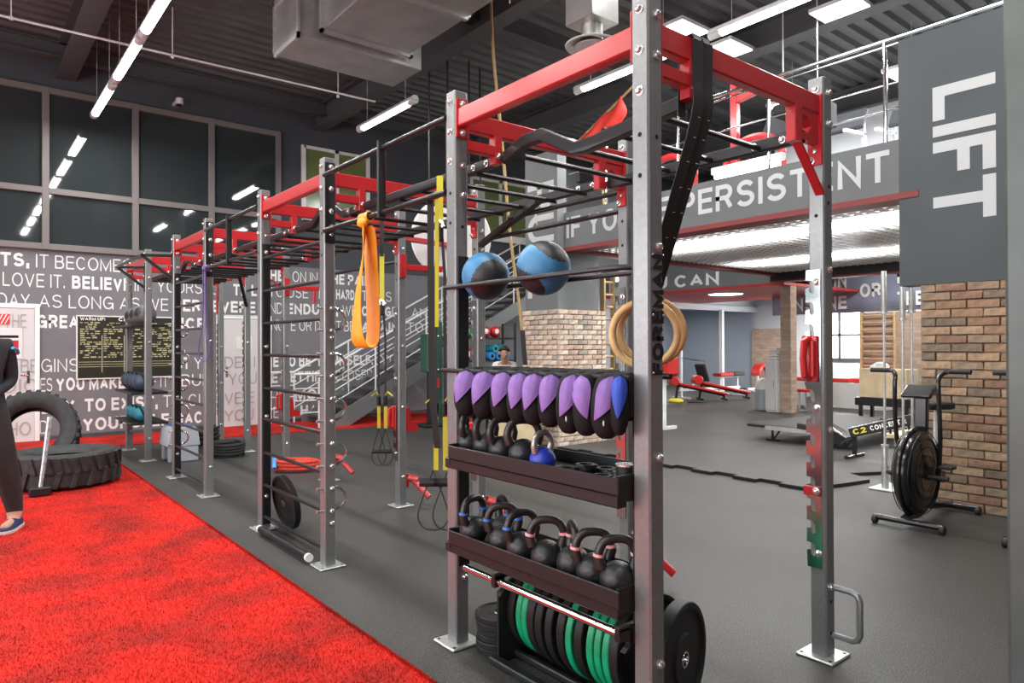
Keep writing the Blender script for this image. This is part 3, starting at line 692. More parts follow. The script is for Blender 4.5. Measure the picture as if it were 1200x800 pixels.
# flat LED panels above the upper floor
for i, (x, y) in enumerate([(9.15, 4.35), (9.0, 6.05), (7.95, 6.1), (9.1, 2.4)]):
    t = thing('led_panel', 'square LED panel right under the deck, %s' % ['above the lettered fascia middle', 'over the back of the upper floor', 'closest to the pale column', 'above the wall panel end'][i], 'lamp', (x, y, 5.9), group='square ceiling panels')
    MB().box(x-0.31, x+0.31, y-0.31, y+0.31, 5.9, 5.95).build('frame', 'lamp_body', t)
    MB().box(x-0.295, x+0.295, y-0.295, y+0.295, 5.89, 5.90).build('glowing_panel', 'panel_glow', t)
    ld = bpy.data.lights.new('lamp_light', 'AREA'); ld.size = 0.58; ld.energy = PANEL_POWER
    lo = bpy.data.objects.new('lamp_light', ld); COL.objects.link(lo); lo.parent = t; lo.location = (0, 0, -0.02)
for i, (x, y) in enumerate([(11.2, 2.2), (11.2, 4.3), (11.2, 6.2)]):
    t = thing('led_panel', 'square LED panel hung low over the treadmills, %s from the wall panel' % ORD[i], 'lamp', (x, y, 5.6), group='low ceiling panels')
    MB().box(x-0.31, x+0.31, y-0.31, y+0.31, 5.6, 5.65).build('frame', 'lamp_body', t)
    MB().box(x-0.295, x+0.295, y-0.295, y+0.295, 5.59, 5.60).build('glowing_panel', 'panel_glow', t)
    w_ = MB(); w_.tube([(x, y, 5.65), (x, y, ZC+0.07)], 0.006, 5); w_.build('hanger_wire', 'cable', t)
    ld = bpy.data.lights.new('lamp_light', 'AREA'); ld.size = 0.58; ld.energy = PANEL_POWER*2.5
    lo = bpy.data.objects.new('lamp_light', ld); COL.objects.link(lo); lo.parent = t; lo.location = (0, 0, -0.02)
MB().box(13.2, 13.4, -6, 7.7, 3.12, ZC).build('wall_upper', 'wall_light', kind='structure')

# brick-clad column
cl = MB().box(6.95, 7.85, 7.52, 8.32, 0, 2.04).build('brick_column', 'grout', kind='structure')
lay(cl, (6.95, 8.32, 0), (0, -1, 0), (-1, 0, 0), 0.80, 2.04, 0.20, 0.0755, 0.05, 0.010, BR_L, 11)
lay(cl, (6.92, 7.52, 0), (1, 0, 0), (0, -1, 0), 0.93, 2.04, 0.20, 0.0755, 0.05, 0.010, BR_L, 12)
cu = MB().box(6.97, 7.83, 7.56, 8.30, 2.04, 3.46).build('column_upper', 'fascia', kind='structure')
MB().box(6.97, 7.15, 7.56, 8.30, 3.46, 4.43).build('upper_panel', 'fascia', cu)
lettering('PULL', (6.97, 8.24, 3.98), (0, 0, -1), (0, -1, 0), 0.60, 'letter_silver', cu, width=1.75, weight=0.17)
# ================================================================ THE RIG
YS = [1.67, 2.91, 4.48, 5.73, 7.33, 8.62, 10.11, 11.37]
XF, XB, PW, PH = 1.99, 3.27, 0.08, 2.78
rig = thing('training_rig', 'long steel training rig of grey uprights, red beams and black monkey bars', 'training rig', (2.6, 6.5, 0))
uprights = {}
def hole_at(p, x, y, z, f): bolt(p, x, y, z, f, HOLE)
for row, X in (('F', XF), ('B', XB)):
    for i, Y in enumerate(YS):
        b = MB(); b.bar((X, Y, 0.012), (X, Y, PH), PW, PW, 0.007, (0, 1, 0))
        u = b.build('upright', 'post_grey', rig, origin=(X, Y, 0)); uprights[row, i] = u
        b = MB(); b.cbox(X-0.092, X+0.092, Y-0.092, Y+0.092, 0, 0.014, 0.005)
        b.build('base_plate', 'galv', u)
        for sx in (-1, 1):
            for sy in (-1, 1):
                inst('floor_bolt', HOLE, u, (X+sx*0.07, Y+sy*0.07, 0.0135))
        b = MB(); b.cbox(X-0.038, X+0.038, Y-0.038, Y+0.038, PH-0.002, PH+0.004, 0.002); b.build('end_cap', 'galv', u)
        e = PW/2
        for z in (2.73, 2.58, 2.43): bolt(u, X-e, Y, z, '-x')
        if row == 'F' or i in (0, 2, 3):
            for z in ((2.71, 2.56) if i == 0 else (2.41, 2.26)): bolt(u, X+0.008, Y-e, z, '-y')
        for z in ([0.34, 1.09, 1.86] if i in (0, 1) else [0.30, 1.56] if i % 2 == 0 else [0.28, 0.93, 1.50]):
            if row == 'F': bolt(u, X+0.012, Y-e, z, '-y')
            else: bolt(u, X, Y-e, z, '-y')
        for z in (2.27, 2.12): hole_at(u, X-e, Y, z, '-x')
        if i in (0, 1): hole_at(u, X+0.006, Y-e, 2.26 if i == 0 else 2.10, '-y')
        if row == 'B' and i == 0:
            for z in (2.70, 2.54, 2.39, 2.2): bolt(u, X+e, Y, z, '+x')
            for z in (0.27, 0.12, 2.18): hole_at(u, X, Y-e, z, '-y')

# red beams along the rig
for row, X in (('F', XF),):
    for i in (0, 2, 4, 6):
        y0, y1 = YS[i]+PW/2, YS[i+1]-PW/2
        b = MB(); b.bar((X, y0+0.01, 2.645), (X, y1-0.01, 2.645), 0.055, 0.09)
        bm_ = b.build('long_beam', 'rig_red', rig)
        for y, s, f in ((y0, 1, '+y'), (y1, -1, '-y')):
            b = MB(); b.cbox(X-0.036, X+0.036, min(y, y+s*0.01), max(y, y+s*0.01), 2.545, 2.742, 0.003)
            fl = b.build('flange', 'rig_red', bm_)
            for z in (2.57, 2.715): bolt(fl, X, y+s*0.01, z, f)
# red cross frames
for i, Y in enumerate(YS):
    b = MB()
    b.bar((XF+PW/2, Y, 2.648), (XB-PW/2, Y, 2.648), 0.05, 0.095)
    cb_ = b.build('cross_beam', 'rig_red', rig)
    b = MB(); b.bar((XF+PW/2, Y, 2.525), (2.265, Y, 2.525), 0.05, 0.055)
    b.bar((2.24, Y, 2.46), (2.24, Y, 2.61), 0.05, 0.055, up=(0, 1, 0)); b.build('front_bracket', 'rig_red', cb_)
    b = MB(); b.bar((3.03, Y, 2.44), (3.03, Y, 2.61), 0.06, 0.055, up=(0, 1, 0))
    b.prism([(3.05, 2.60), (3.23, 2.60), (3.23, 2.46), (3.05, 2.46), (3.05, 2.49), (3.12, 2.495), (3.15, 2.53), (3.12, 2.57), (3.05, 2.575)], (0, Y-0.02, 0), (1, 0, 0), (0, 0, 1), (0, 0.04, 0))
    b.build('back_bracket', 'rig_red', cb_)
    b = MB(); b.cbox(XB-PW/2-0.012, XB-PW/2, Y-0.036, Y+0.036, 2.36, 2.70, 0.003); b.build('flange', 'rig_red', cb_)
    b = MB(); b.cbox(XF+PW/2, XF+PW/2+0.012, Y-0.036, Y+0.036, 2.47, 2.72, 0.003); b.build('flange', 'rig_red', cb_)
    for z in (2.675, 2.575, 2.385): bolt(cb_, XB-PW/2-0.012, Y+0.018, z, '-x')
    bolt(cb_, 2.24, Y-0.026, 2.50, '-y')
b = MB(); b.bar((3.02, 1.65, 2.43), (XB-0.04, 1.65, 2.22), 0.05, 0.012); b.build('gusset_brace', 'rig_red', rig)
b = MB(); b.bar((2.92, 8.6, 2.44), (XB-0.04, 8.6, 2.22), 0.05, 0.012); b.build('gusset_brace', 'rig_red', rig)
b = MB(); b.prism([(-0.06, 2.42), (0.06, 2.42), (0.025, 2.02), (-0.025, 2.02)], (XB-0.05, 11.37, 0), (0, 1, 0), (0, 0, 1), (-0.01, 0, 0)); b.build('taper_plate', 'rig_red', rig)

# monkey bar rails and rungs
XR0, XR1 = 2.275, 3.09
b = MB(); b.sweep([(XR0, 2.88, 2.49), (XR0, 2.70, 2.545), (XR0, 2.57, 2.545), (XR0, 2.34, 2.425), (XR0, 2.26, 2.42), (XR0, 1.70, 2.47)], rrect(0.045, 0.06, 0.005))
b.build('monkey_rail', 'rig_black', rig)
b = MB(); b.bar((XR1, 2.88, 2.475), (XR1, 1.66, 2.475), 0.045, 0.06); r_ = b.build('monkey_rail', 'rig_black', rig)
for y in (1.75, 1.90): inst('bolt', BOLT, r_, (XR1-0.023, y, 2.475), FACE['-x'])
for i in range(1, 7):
    y0, y1 = YS[i], YS[i+1]
    for X in (XR0, XR1):
        b = MB()
        if i in (2, 5) and X == XR0: b.sweep([(X, y0+0.03, 2.49), (X, y0+0.35, 2.49), (X, y0+0.50, 2.57), (X, y0+0.75, 2.57), (X, y0+0.9, 2.49), (X, y1-0.03, 2.49)], rrect(0.045, 0.055, 0.005))
        else: b.bar((X, y0+0.03, 2.49), (X, y1-0.03, 2.49), 0.045, 0.055)
        r_ = b.build('monkey_rail', 'rig_black', rig)
        for y in (y0+0.1, y0+0.22): inst('bolt', BOLT, r_, (X-0.023, y, 2.49), FACE['-x'])
for i in range(7):
    y0, y1 = YS[i], YS[i+1]; n = 4 if (y1-y0) < 1.4 else 5
    for k in range(n):
        y = y0+(y1-y0)*(k+0.75)/(n+0.5)
        b = MB(); b.tube([(XR0-0.01, y, 2.462), (XR1+0.035, y, 2.462)], 0.0145, 10); b.build('monkey_rung', 'bar_black', rig)
# double pull-up bars on the front line
for i in (1, 3):
    y0, y1 = YS[i]+0.04, YS[i+1]-0.04; xm = 1.952
    for z in (2.66, 2.283):
        b = MB(); b.tube([(xm, y0, z), (xm, y1, z)], 0.0165, 12); b.build('pull_up_bar', 'bar_black', rig)
    ym = 3.63 if i == 1 else 6.52
    b = MB(); b.bar((xm-0.004, ym, 2.25), (xm-0.004, ym, 2.70), 0.05, 0.022, 0.003, (0, 1, 0)); b.build('bar_link', 'rig_black', rig)
    for j, y in ((i, y0), (i+1, y1)):
        s = 1 if j == i else -1
        b = MB(); b.cbox(XF-0.037, XF+0.037, min(y, y+s*0.008), max(y, y+s*0.008), 2.20, 2.75, 0.002); pl = b.build('bar_plate', 'rig_black', rig)
        if s < 0:
            for z in (2.72, 2.57, 2.42, 2.31): bolt(pl, XF+0.006, y-0.008, z, '-y')
# outrigger pull-up bar
b = MB(); b.tube([(1.632, 8.60, 2.53), (1.632, 10.13, 2.53)], 0.017, 12); b.build('pull_up_bar', 'bar_black', rig)
for y in (8.62, 10.11):
    b = MB(); b.bar((1.63, y, 2.53), (XF-0.03, y, 2.545), 0.05, 0.03, 0.003); b.bar((1.63, y, 2.53), (XF-0.03, y, 2.27), 0.05, 0.03, 0.003); b.build('outrigger_arm', 'rig_black', rig)
    b = MB(); b.cbox(XF-PW/2-0.008, XF-PW/2, y-0.03, y+0.03, 2.22, 2.60, 0.002); b.build('outrigger_plate', 'rig_black', rig)
# pull-up bars and diagonal on the back line
b = MB(); b.bar((3.25, 4.42, 2.30), (3.05, 3.50, 2.47), 0.05, 0.04, 0.003); b.build('diagonal_brace', 'rig_black', rig)
for (p, q) in (((3.094, 3.87, 2.415), (XB-0.02, 2.95, 2.46)), ((3.21, 4.28, 2.325), (XB-0.02, 2.95, 2.34))):
    b = MB(); b.tube([p, q], 0.0165, 10); b.build('pull_up_bar', 'bar_black', rig)
for i in (3, 5):
    b = MB(); b.tube([(XB, YS[i], 2.30), (XB, YS[i+1], 2.30)], 0.0165, 10); b.build('pull_up_bar', 'bar_black', rig)
    b = MB(); b.bar((XB-0.02, YS[i+1]-0.04, 2.08), (XB-0.25, YS[i+1]-0.45, 2.47), 0.04, 0.03, 0.003); b.build('diagonal_brace', 'rig_black', rig)
# wall-bar ladders
LZ = [0.115, 0.372, 0.636, 0.907, 1.16, 1.43, 1.69, 1.952, 2.222]
for i in (2, 4):
    y0, y1 = YS[i]+0.04, YS[i+1]-0.04
    for y, s in ((y0, 1), (y1, -1)):
        b = MB(); b.cbox(XF-0.030, XF+0.036, min(y, y+s*0.02), max(y, y+s*0.02), 0.05, 2.34, 0.002); rr_ = b.build('ladder_rail', 'rig_black', rig)
        if s < 0:
            for z in (0.28, 0.93, 1.50, 2.27): bolt(rr_, XF, y-0.02, z, '-y')
    for z in LZ:
        b = MB(); b.tube([(XF-0.012, y0, z), (XF-0.012, y1, z)], 0.014, 10); b.build('ladder_rung', 'bar_black', rig)
# chrome hoops with pegs on two uprights
for i in (2, 5):
    u = uprights['F', i]; Y = YS[i]+0.0
    for z in (1.685, 1.375, 1.068, 0.762, 0.458):
        pts = [(XF+0.02, Y-0.015, z+0.076)] + [(XF+0.04+0.085*math.sin(a), Y-0.015, z+0.076*math.cos(a)) for a in [math.pi*k/12 for k in range(13)]] + [(XF+0.02, Y-0.015, z-0.076)]
        b = MB(); b.tube(pts, 0.0105, 8); b.build('hoop', 'chrome', u)
        for dz in (0.076, -0.076):
            b = MB(); b.tube([(XF-0.04, Y-0.015, z+dz), (XF-0.078, Y-0.015, z+dz)], 0.009, 8); b.tube([(XF-0.078, Y-0.015, z+dz), (XF-0.086, Y-0.015, z+dz)], 0.013, 8); b.build('peg', 'bolt', u)
            bolt(u, XF+0.012, Y-PW/2, z+dz, '-y')
# foot bar
b = MB(); b.tube([(1.905, 4.62, 0.045), (1.905, 5.56, 0.045)], 0.027, 14); fb = b.build('foot_bar', 'bar_black', rig)
for y in (4.605, 5.575):
    b = MB(); b.tube([(1.905, y-0.014, 0.045), (1.905, y+0.014, 0.045)], 0.029, 14); b.build('bar_cap', 'white_plastic', fb)
# notched polished plates with red catches on the back uprights
def jplate(i, z0, z1, n):
    u = uprights['B', i]; Y = YS[i]; x = XB-PW/2-0.009
    poly = [(Y-0.022, z0), (Y-0.022, z1), (Y+0.048, z1)]
    step = (z1-z0)/(n+0.6)
    for k in range(n):
        z = z1-step*(k+0.7)
        poly += [(Y+0.052, z+0.024), (Y+0.022, z+0.022), (Y+0.010, z+0.008), (Y+0.008, z-0.030), (Y+0.018, z-0.042), (Y+0.030, z-0.032), (Y+0.032, z-0.010), (Y+0.052, z-0.016)]
    poly += [(Y+0.048, z0)]
    b = MB(); b.prism(poly, (x, 0, 0), (0, 1, 0), (0, 0, 1), (0.008, 0, 0)); b.build('notch_plate', 'polished', u, smooth=0)
    for z in (z0+0.07, (z0+z1)/2+0.05, z1-0.06): bolt(u, x, Y-0.005, z, '-x')
for i in (0, 1, 2, 3, 5, 6, 7): jplate(i, 0.43, 1.86, 13)
def catch(i, z):
    u = uprights['B', i]; Y = YS[i]; x = XB-PW/2-0.010
    b = MB(); b.cbox(x-0.012, x, Y-0.012, Y+0.068, z-0.11, z+0.11, 0.005)
    c = b.build('catch', 'rig_red', u)
    b = MB(); b.tube([(x-0.006, Y+0.03, z+0.095), (x-0.045, Y+0.034, z+0.08), (x-0.055, Y+0.036, z), (x-0.045, Y+0.034, z-0.08), (x-0.006, Y+0.03, z-0.095)], 0.016, 10)
    b.tube([(x-0.02, Y+0.008, z+0.085), (x-0.02, Y+0.008, z-0.085)], 0.012, 10)
    b.build('catch_handle', 'red_vinyl', c)
catch(0, 1.433); catch(3, 0.83); catch(5, 0.80); catch(2, 0.78)
b = MB(); b.cbox(XB-PW/2-0.024, XB-PW/2-0.010, 1.67-0.02, 1.67+0.062, 0.775, 0.82, 0.004); pn = b.build('safety_pin', 'rig_red', uprights['B', 0]); bolt(pn, XB-PW/2-0.024, 1.67-0.005, 0.80, '-x')
# red brackets opposite the catches, landmine sleeves, dip horns
for i, z in ((3, 0.80), (5, 0.72)):
    b = MB(); b.prism([(XB+0.04, z+0.12), (XB+0.09, z+0.12), (XB+0.10, z-0.02), (XB+0.18, z-0.05), (XB+0.18, z-0.11), (XB+0.04, z-0.11)], (0, YS[i]-0.02, 0), (1, 0, 0), (0, 0, 1), (0, 0.04, 0)); b.build('side_bracket', 'rig_red', uprights['B', i])
for i in (1, 2, 3, 4):
    Y = YS[i]; X = XB+0.045
    b = MB(); b.cbox(X-0.005, X+0.03, Y-0.03, Y+0.03, 0.17, 0.30, 0.004); b.tube([(X+0.03, Y, 0.255), (X+0.10, Y-0.08, 0.235)], 0.036, 12); lm = b.build('landmine_socket', 'rig_red', uprights['B', i])
    b = MB(); b.tube([(X+0.06, Y-0.04, 0.24), (X+0.14, Y-0.21, 0.09)], 0.026, 12); b.build('sleeve', 'rig_red', lm)
for i in (3, 5):
    Y = YS[i]
    b = MB(); b.bar((XB+0.03, Y-0.02, 2.24), (XB+0.40, Y-0.10, 2.24), 0.05, 0.055); b.bar((XB+0.34, Y-0.09, 2.22), (XB+0.34, Y-0.09, 2.06), 0.04, 0.04, up=(0, 1, 0)); b.build('dip_horn', 'rig_red', rig)
    b = MB(); b.cbox(XB-0.036, XB+0.036, Y-PW/2-0.02, Y-PW/2-0.008, 2.14, 2.36, 0.003); b.build('horn_plate', 'rig_red', rig)
# grab handle low on the end upright
b = MB(); b.tube([(XB+0.02, 1.64, 0.335), (XB+0.02, 1.54, 0.335), (XB+0.02, 1.515, 0.325), (XB+0.02, 1.503, 0.30), (XB+0.02, 1.503, 0.14), (XB+0.02, 1.515, 0.115), (XB+0.02, 1.54, 0.105), (XB+0.02, 1.64, 0.105)], 0.0145, 10)
b.build('grab_handle', 'post_grey', uprights['B', 0])
# name plate letters reading upward on the near upright
u0 = uprights['F', 0]
lettering('FOREMAN', (XF+0.037, 1.67-PW/2, 1.392), (0, 0, 1), (-1, 0, 0), 0.062, 'hole', u0, width=0.44, weight=0.24, depth=0.003, gap=0.12)
for z in (1.40, 1.61, 1.83):
    for x in (XF-0.022, XF+0.034):
        o = inst('screw', BOLT, u0, (x, 1.67-PW/2-0.003, z), FACE['-y']); o.scale = (0.28,)*3
# round white target on the back line
b = MB(); b.lathe([(1e-6, 0.0), (0.40, 0.0), (0.415, 0.012), (0.40, 0.024), (1e-6, 0.024)], 40, T(3.95, 5.88, 2.60) @ Rx(90) @ Ry(-24))
b.build('target_disc', 'white_paint', rig)
b = MB(); b.bar((XB, 5.73, 2.52), (3.98, 5.88, 2.52), 0.05, 0.05); b.build('target_arm', 'rig_red', rig)

# ---- storage bay between the two near uprights
YA, YZ = 1.715, 2.865
def dark_side(y, s):
    b = MB(); b.cbox(XF-0.030, XF+0.036, min(y, y+s*0.012), max(y, y+s*0.012), 0.40, 1.95, 0.002); b.build('bay_rail', 'rig_black', rig)
dark_side(2.87, -1); dark_side(1.71, 1)
for (x, z, xe) in ((1.932, 1.793, XF), (2.182, 1.80, XF+0.05)):
    b = MB(); b.tube([(x, 2.93, z), (x, 1.84, z), (x+0.012, 1.78, z), (xe+0.0, 1.715, z)], 0.0115, 10); b.build('ball_rail', 'bar_black', rig)
for (x, z) in ((1.925, 1.378), (2.16, 1.378)):
    b = MB(); b.tube([(x, 2.95, z), (x, 1.70, z)], 0.0115, 10); b.build('bag_rail', 'bar_black', rig)
for zt, dz in ((0.985, 0.0), (0.578, 0.0)):
    m = 'rig_black' if zt > 0.8 else 'tray_brown'
    b = MB(); b.prism([(1.868, zt-0.02), (1.872, zt-0.02), (1.90, zt-0.012), (2.115, zt+0.006), (2.115, zt+0.05), (2.122, zt+0.05), (2.122, zt-0.003), (1.90, zt-0.022), (1.868, zt-0.028)], (0, 1.725, 0), (1, 0, 0), (0, 0, 1), (0, 1.09, 0))
    tr = b.build('tray', m, rig)
    b = MB(); b.cbox(1.858, 1.868, 1.70, 2.80, zt-0.028, zt+0.035, 0.004); b.build('tray_lip', m, tr)
    b = MB(); b.bar((1.90, 1.72, zt-0.055), (1.90, 2.85, zt-0.055), 0.05, 0.05); b.build('tray_beam', m, tr)
    for y in (1.72, 2.81):
        b = MB(); b.cbox(1.87, 2.115, y-0.006, y+0.006, zt-0.06, zt+0.04, 0.003); b.build('tray_side', 'rig_black', tr)
b = MB(); b.tube([(1.902, 1.72, 0.443), (1.902, 2.72, 0.443)], 0.0175, 16); b.build('chrome_bar', 'chrome', rig)
for y in (1.725, 2.47):
    b = MB(); b.cbox(1.875, 2.05, y-0.012, y+0.012, 0.455, 0.475, 0.003); b.prism([(1.875, 0.465), (1.935, 0.465), (1.935, 0.385), (1.905, 0.375), (1.935, 0.40), (1.925, 0.42), (1.878, 0.42)], (0, y-0.012, 0), (1, 0, 0), (0, 0, 1), (0, 0.024, 0)); b.build('bar_hook', 'rig_black', rig)
# storage bay between the two far uprights
for z in (1.80, 0.90, 0.50):
    b = MB(); b.cbox(1.80, 2.25, 10.16, 11.32, z-0.03, z, 0.005); b.build('far_tray', 'tray_brown', rig)
# ================================================================ THINGS ON THE STORAGE BAY
def med_ball(x, y, z, r, caps, label, blue='ball_blue', black='ball_black', group=None):
    t = thing('medicine_ball', label, 'medicine ball', (x, y, z-r), group=group)
    nu, nv = 88, 44; vs = []; fa = []; fb = []
    for j in range(nv+1):
        for i in range(nu):
            th = math.pi*j/nv; ph = 2*math.pi*i/nu
            vs.append(Vector((math.sin(th)*math.cos(ph), math.sin(th)*math.sin(ph), math.cos(th))))
    def dark(d):
        for ax, ang, wob in caps:
            ax = Vector(ax).normalized(); e = ax.orthogonal().normalized(); g = ax.cross(e)
            a = math.atan2(d.dot(g), d.dot(e))
            if math.degrees(math.acos(max(-1, min(1, d.dot(ax))))) < ang + wob*math.sin(2*a+0.6): return True
        return False
    for j in range(nv):
        for i in range(nu):
            q = (j*nu+i, (j+1)*nu+i, (j+1)*nu+(i+1) % nu, j*nu+(i+1) % nu)
            c = sum((vs[k] for k in q), Vector())/4; c.normalize()
            (fb if dark(c) else fa).append(q)
    for nm, fs, m, k in (('shell', fa, blue, 1.0), ('dark_panel', fb, black, 1.006)):
        if not fs: continue
        b = MB(); used = sorted({i for f in fs for i in f}); mp = {u: n for n, u in enumerate(used)}
        b.add([Vector((x, y, z))+vs[u]*r*k for u in used], [tuple(mp[i] for i in f) for f in fs]); b.build(nm, m, t, smooth=60)
    return t
med_ball(2.055, 2.755, 1.846, 0.119, [((-0.35, -0.85, -0.38), 54, 5), ((0.4, 0.8, 0.5), 54, 5)], 'blue medicine ball with a large black panel facing out, on the ball rails')
med_ball(2.057, 2.325, 1.847, 0.122, [((0.10, -0.35, 0.90), 52, 9), ((-0.75, 0.35, -0.72), 46, 6)], 'blue medicine ball with a black top panel, on the ball rails')

# padded weight bags
def bag(Y, w, h, label, panel='purple', zc=1.283, yaw=0, group='purple and black weight bags', lean=1, xs=2.17):
    t = thing('weight_bag', label, 'weight bag', (1.885, Y, 1.17), group=group)
    f = math.radians(-148+yaw)            # outward facing direction in plan
    n = Vector((math.cos(f), math.sin(f), 0)); s = Vector((-n.y, n.x, 0)) * -1
    c = Vector((1.905, Y, zc))
    def P(a, z, k=1.0):                   # point on the bulging front of the bag
        rr = max(0.0, 1-(a/(w*0.5))**2-(z/(h*0.5))**2)
        return c + s*a + Vector((0, 0, z)) + n*(0.062*math.sqrt(rr)*k + 0.004*(k-1)*10)
    b = MB(); M = Matrix((s, n, Vector((0, 0, 1)))).transposed()
    # rounded body, fuller towards the base
    prof = 14; nu = 20; vs = []; fs = []
    for j in range(prof+1):
        th = math.pi*j/prof; zz = -math.cos(th)*h/2; rr = math.sin(th)**0.75
        k = 1.0 + 0.12*(-zz/(h/2))
        for i in range(nu):
            ph = 2*math.pi*i/nu; vs.append(c + s*(math.cos(ph)*rr*w*0.5*k) + n*(math.sin(ph)*rr*0.056*k) + Vector((0, 0, zz)))
    for j in range(prof):
        for i in range(nu): fs.append((j*nu+i, j*nu+(i+1) % nu, (j+1)*nu+(i+1) % nu, (j+1)*nu+i))
    b.add(vs, fs); b.build('body', 'bag_black', t, smooth=70)
    b = MB(); b.cbox(1.915, xs, Y-w*0.46, Y+w*0.46, 1.22, 1.398, 0.018); b.build('sleeve', 'bag_black', t)
    # leaf-shaped panel
    b = MB(); ns, ntt = 14, 8; vs = []; fs = []
    for i in range(ns+1):
        q = i/ns; z = h*0.46 - q*h*0.66
        hw = w*0.46*(math.sin(math.pi*min(1, (q**0.60)*0.98+0.02)))**0.85 + 0.0015
        off = lean*(-w*0.13 + w*0.36*q*q)
        for k in range(ntt+1):
            a = off + hw*(2*k/ntt-1)*0.86; a = max(-w*0.495, min(w*0.495, a))
            rr = max(0.0, 1-(a/(w*0.52))**2-(z/(h*0.52))**2)
            vs.append(c + s*a + Vector((0, 0, z)) + n*(0.064*math.sqrt(rr)**1.0 + 0.006 + 0.0026*math.sin(k*2.4+i*0.25)*(1-q)))
    for i in range(ns):
        for k in range(ntt): fs.append((i*(ntt+1)+k, i*(ntt+1)+k+1, (i+1)*(ntt+1)+k+1, (i+1)*(ntt+1)+k))
    b.add(vs, fs); b.build('panel', panel, t, smooth=70)
    return t
BY = [2.715, 2.57, 2.43, 2.315, 2.215, 2.112, 2.0, 1.905, 1.80]
BW = [0.115, 0.115, 0.112, 0.108, 0.104, 0.104, 0.110, 0.105, 0.118]
for k, (y, w) in enumerate(zip(BY, BW)):
    g = bag(y, w, 0.228 + (0.018 if k > 5 else 0), 'purple and black padded weight bag on the rails, %s from the blue bag' % ORD[8-k], zc=1.278-(0.006 if k > 5 else 0), lean=[1, 1.1, .9, .8, .9, .9, 1.3, -.9, 1.5][k], yaw=[0, -4, 3, 5, -2, 2, 8, -6, 6][k], xs=2.17 if k < 7 else 2.06)
    if k in (6, 8):
        b = MB(); f = math.radians(-148); n = Vector((math.cos(f), math.sin(f), 0)); c = Vector((1.905, y, 1.215))+n*0.063
        b.ball(c-n*0.012, (0.004, 0.005, 0.013), 10, 6, Rz(-58).to_3x3()); b.build('logo', 'white_print', g)
bag(1.735, 0.07, 0.23, 'blue and black weight bag at the end of the purple row', 'bag_blue', yaw=8, group='blue weight bag', lean=0.3, xs=2.04)

# kettlebells
def kettlebell(r, hw, hh, band, label, bellm='kb_iron', handm='kb_handle', group=None, hr=0.0155, stem=None):
    t = thing('kettlebell', label, 'kettlebell', (0, 0, 0), group=group)
    b = MB(); prof = [(1e-6, 0.0), (r*0.62, 0.0), (r*0.74, r*0.06)]
    a0 = math.degrees(math.acos(0.74))
    for k in range(13):
        a = math.radians(-48 + (48+86)*k/12); prof.append((max(1e-6, r*math.cos(a)), r*0.80+r*math.sin(a)))
    prof.append((1e-6, r*1.80)); b.lathe(prof, 24); b.build('bell', bellm, t, smooth=50)
    zt = r*1.80+hh
    pts = []
    for k in range(17):
        a = math.pi*k/16; sx = -math.cos(a)
        x = hw*0.5*(abs(sx)**0.72)*(1 if sx > 0 else -1); z = r*1.42 + (zt-r*1.42-hr)*(math.sin(a)**0.62)
        pts.append((x*(0.82 if k in (0, 16) else 1), 0, z))
    b = MB(); b.tube(pts, hr, 12, scales=[1.25, 1.12]+[1.0]*13+[1.12, 1.25]); b.build('handle', handm, t, smooth=60)
    if band:
        for sgn, (p, q) in ((-1, (pts[1], pts[2])), (1, (pts[-3], pts[-2]))):
            p = Vector(p); q = Vector(q); d = (q-p)
            b = MB(); b.tube([p+d*0.10, p+d*0.62], hr*1.22, 12); b.build('colour_band', band, t)
    return t
def put(kb, x, y, z, rz, tx=0): kb.location = (x, y, z); kb.rotation_euler = (math.radians(tx), 0, math.radians(rz))
ZU, ZL = 0.974, 0.567
for k, (x, y, rz, r, hw, hh) in enumerate(((1.985, 2.80, 20, 0.063, 0.130, 0.092), (1.985, 2.665, 8, 0.063, 0.135, 0.094), (1.955, 2.50, -4, 0.063, 0.135, 0.094), (1.945, 2.335, -32, 0.066, 0.146, 0.098))):
    put(kettlebell(r, hw, hh, None, 'small dark iron kettlebell on the upper tray, %s from the blue kettlebell' % ORD[3-k], group='iron kettlebells on the upper tray', hr=0.017), x, y, ZU, rz)
put(kettlebell(0.056, 0.10, 0.072, None, 'blue kettlebell with a bare steel handle on the upper tray', 'kb_blue', 'kb_steel', hr=0.0125), 1.925, 2.185, ZU, 2)
LK = [(1.93, 2.69, 12, 'ring_blue'), (2.04, 2.60, 70, 'ring_blue'), (1.94, 2.475, -38, 'ring_blue'), (1.93, 2.33, -12, 'ring_blue'), (1.93, 2.165, -40, 'ring_pink'), (1.955, 2.035, 55, 'ring_pink'), (1.945, 1.91, -36, 'ring_pink'), (1.945, 1.785, -38, 'ring_pink')]
for k, (x, y, rz, bd_) in enumerate(LK):
    c = 'blue' if bd_ == 'ring_blue' else 'pink'
    put(kettlebell(0.068, 0.146, 0.102, bd_, 'black kettlebell with %s handle bands, %s from the colour change on the lower tray' % (c, ORD[3-k] if k < 4 else ORD[k-4]), group='%s banded kettlebells on the lower tray' % c, hr=0.0172), x, y, ZL, rz)

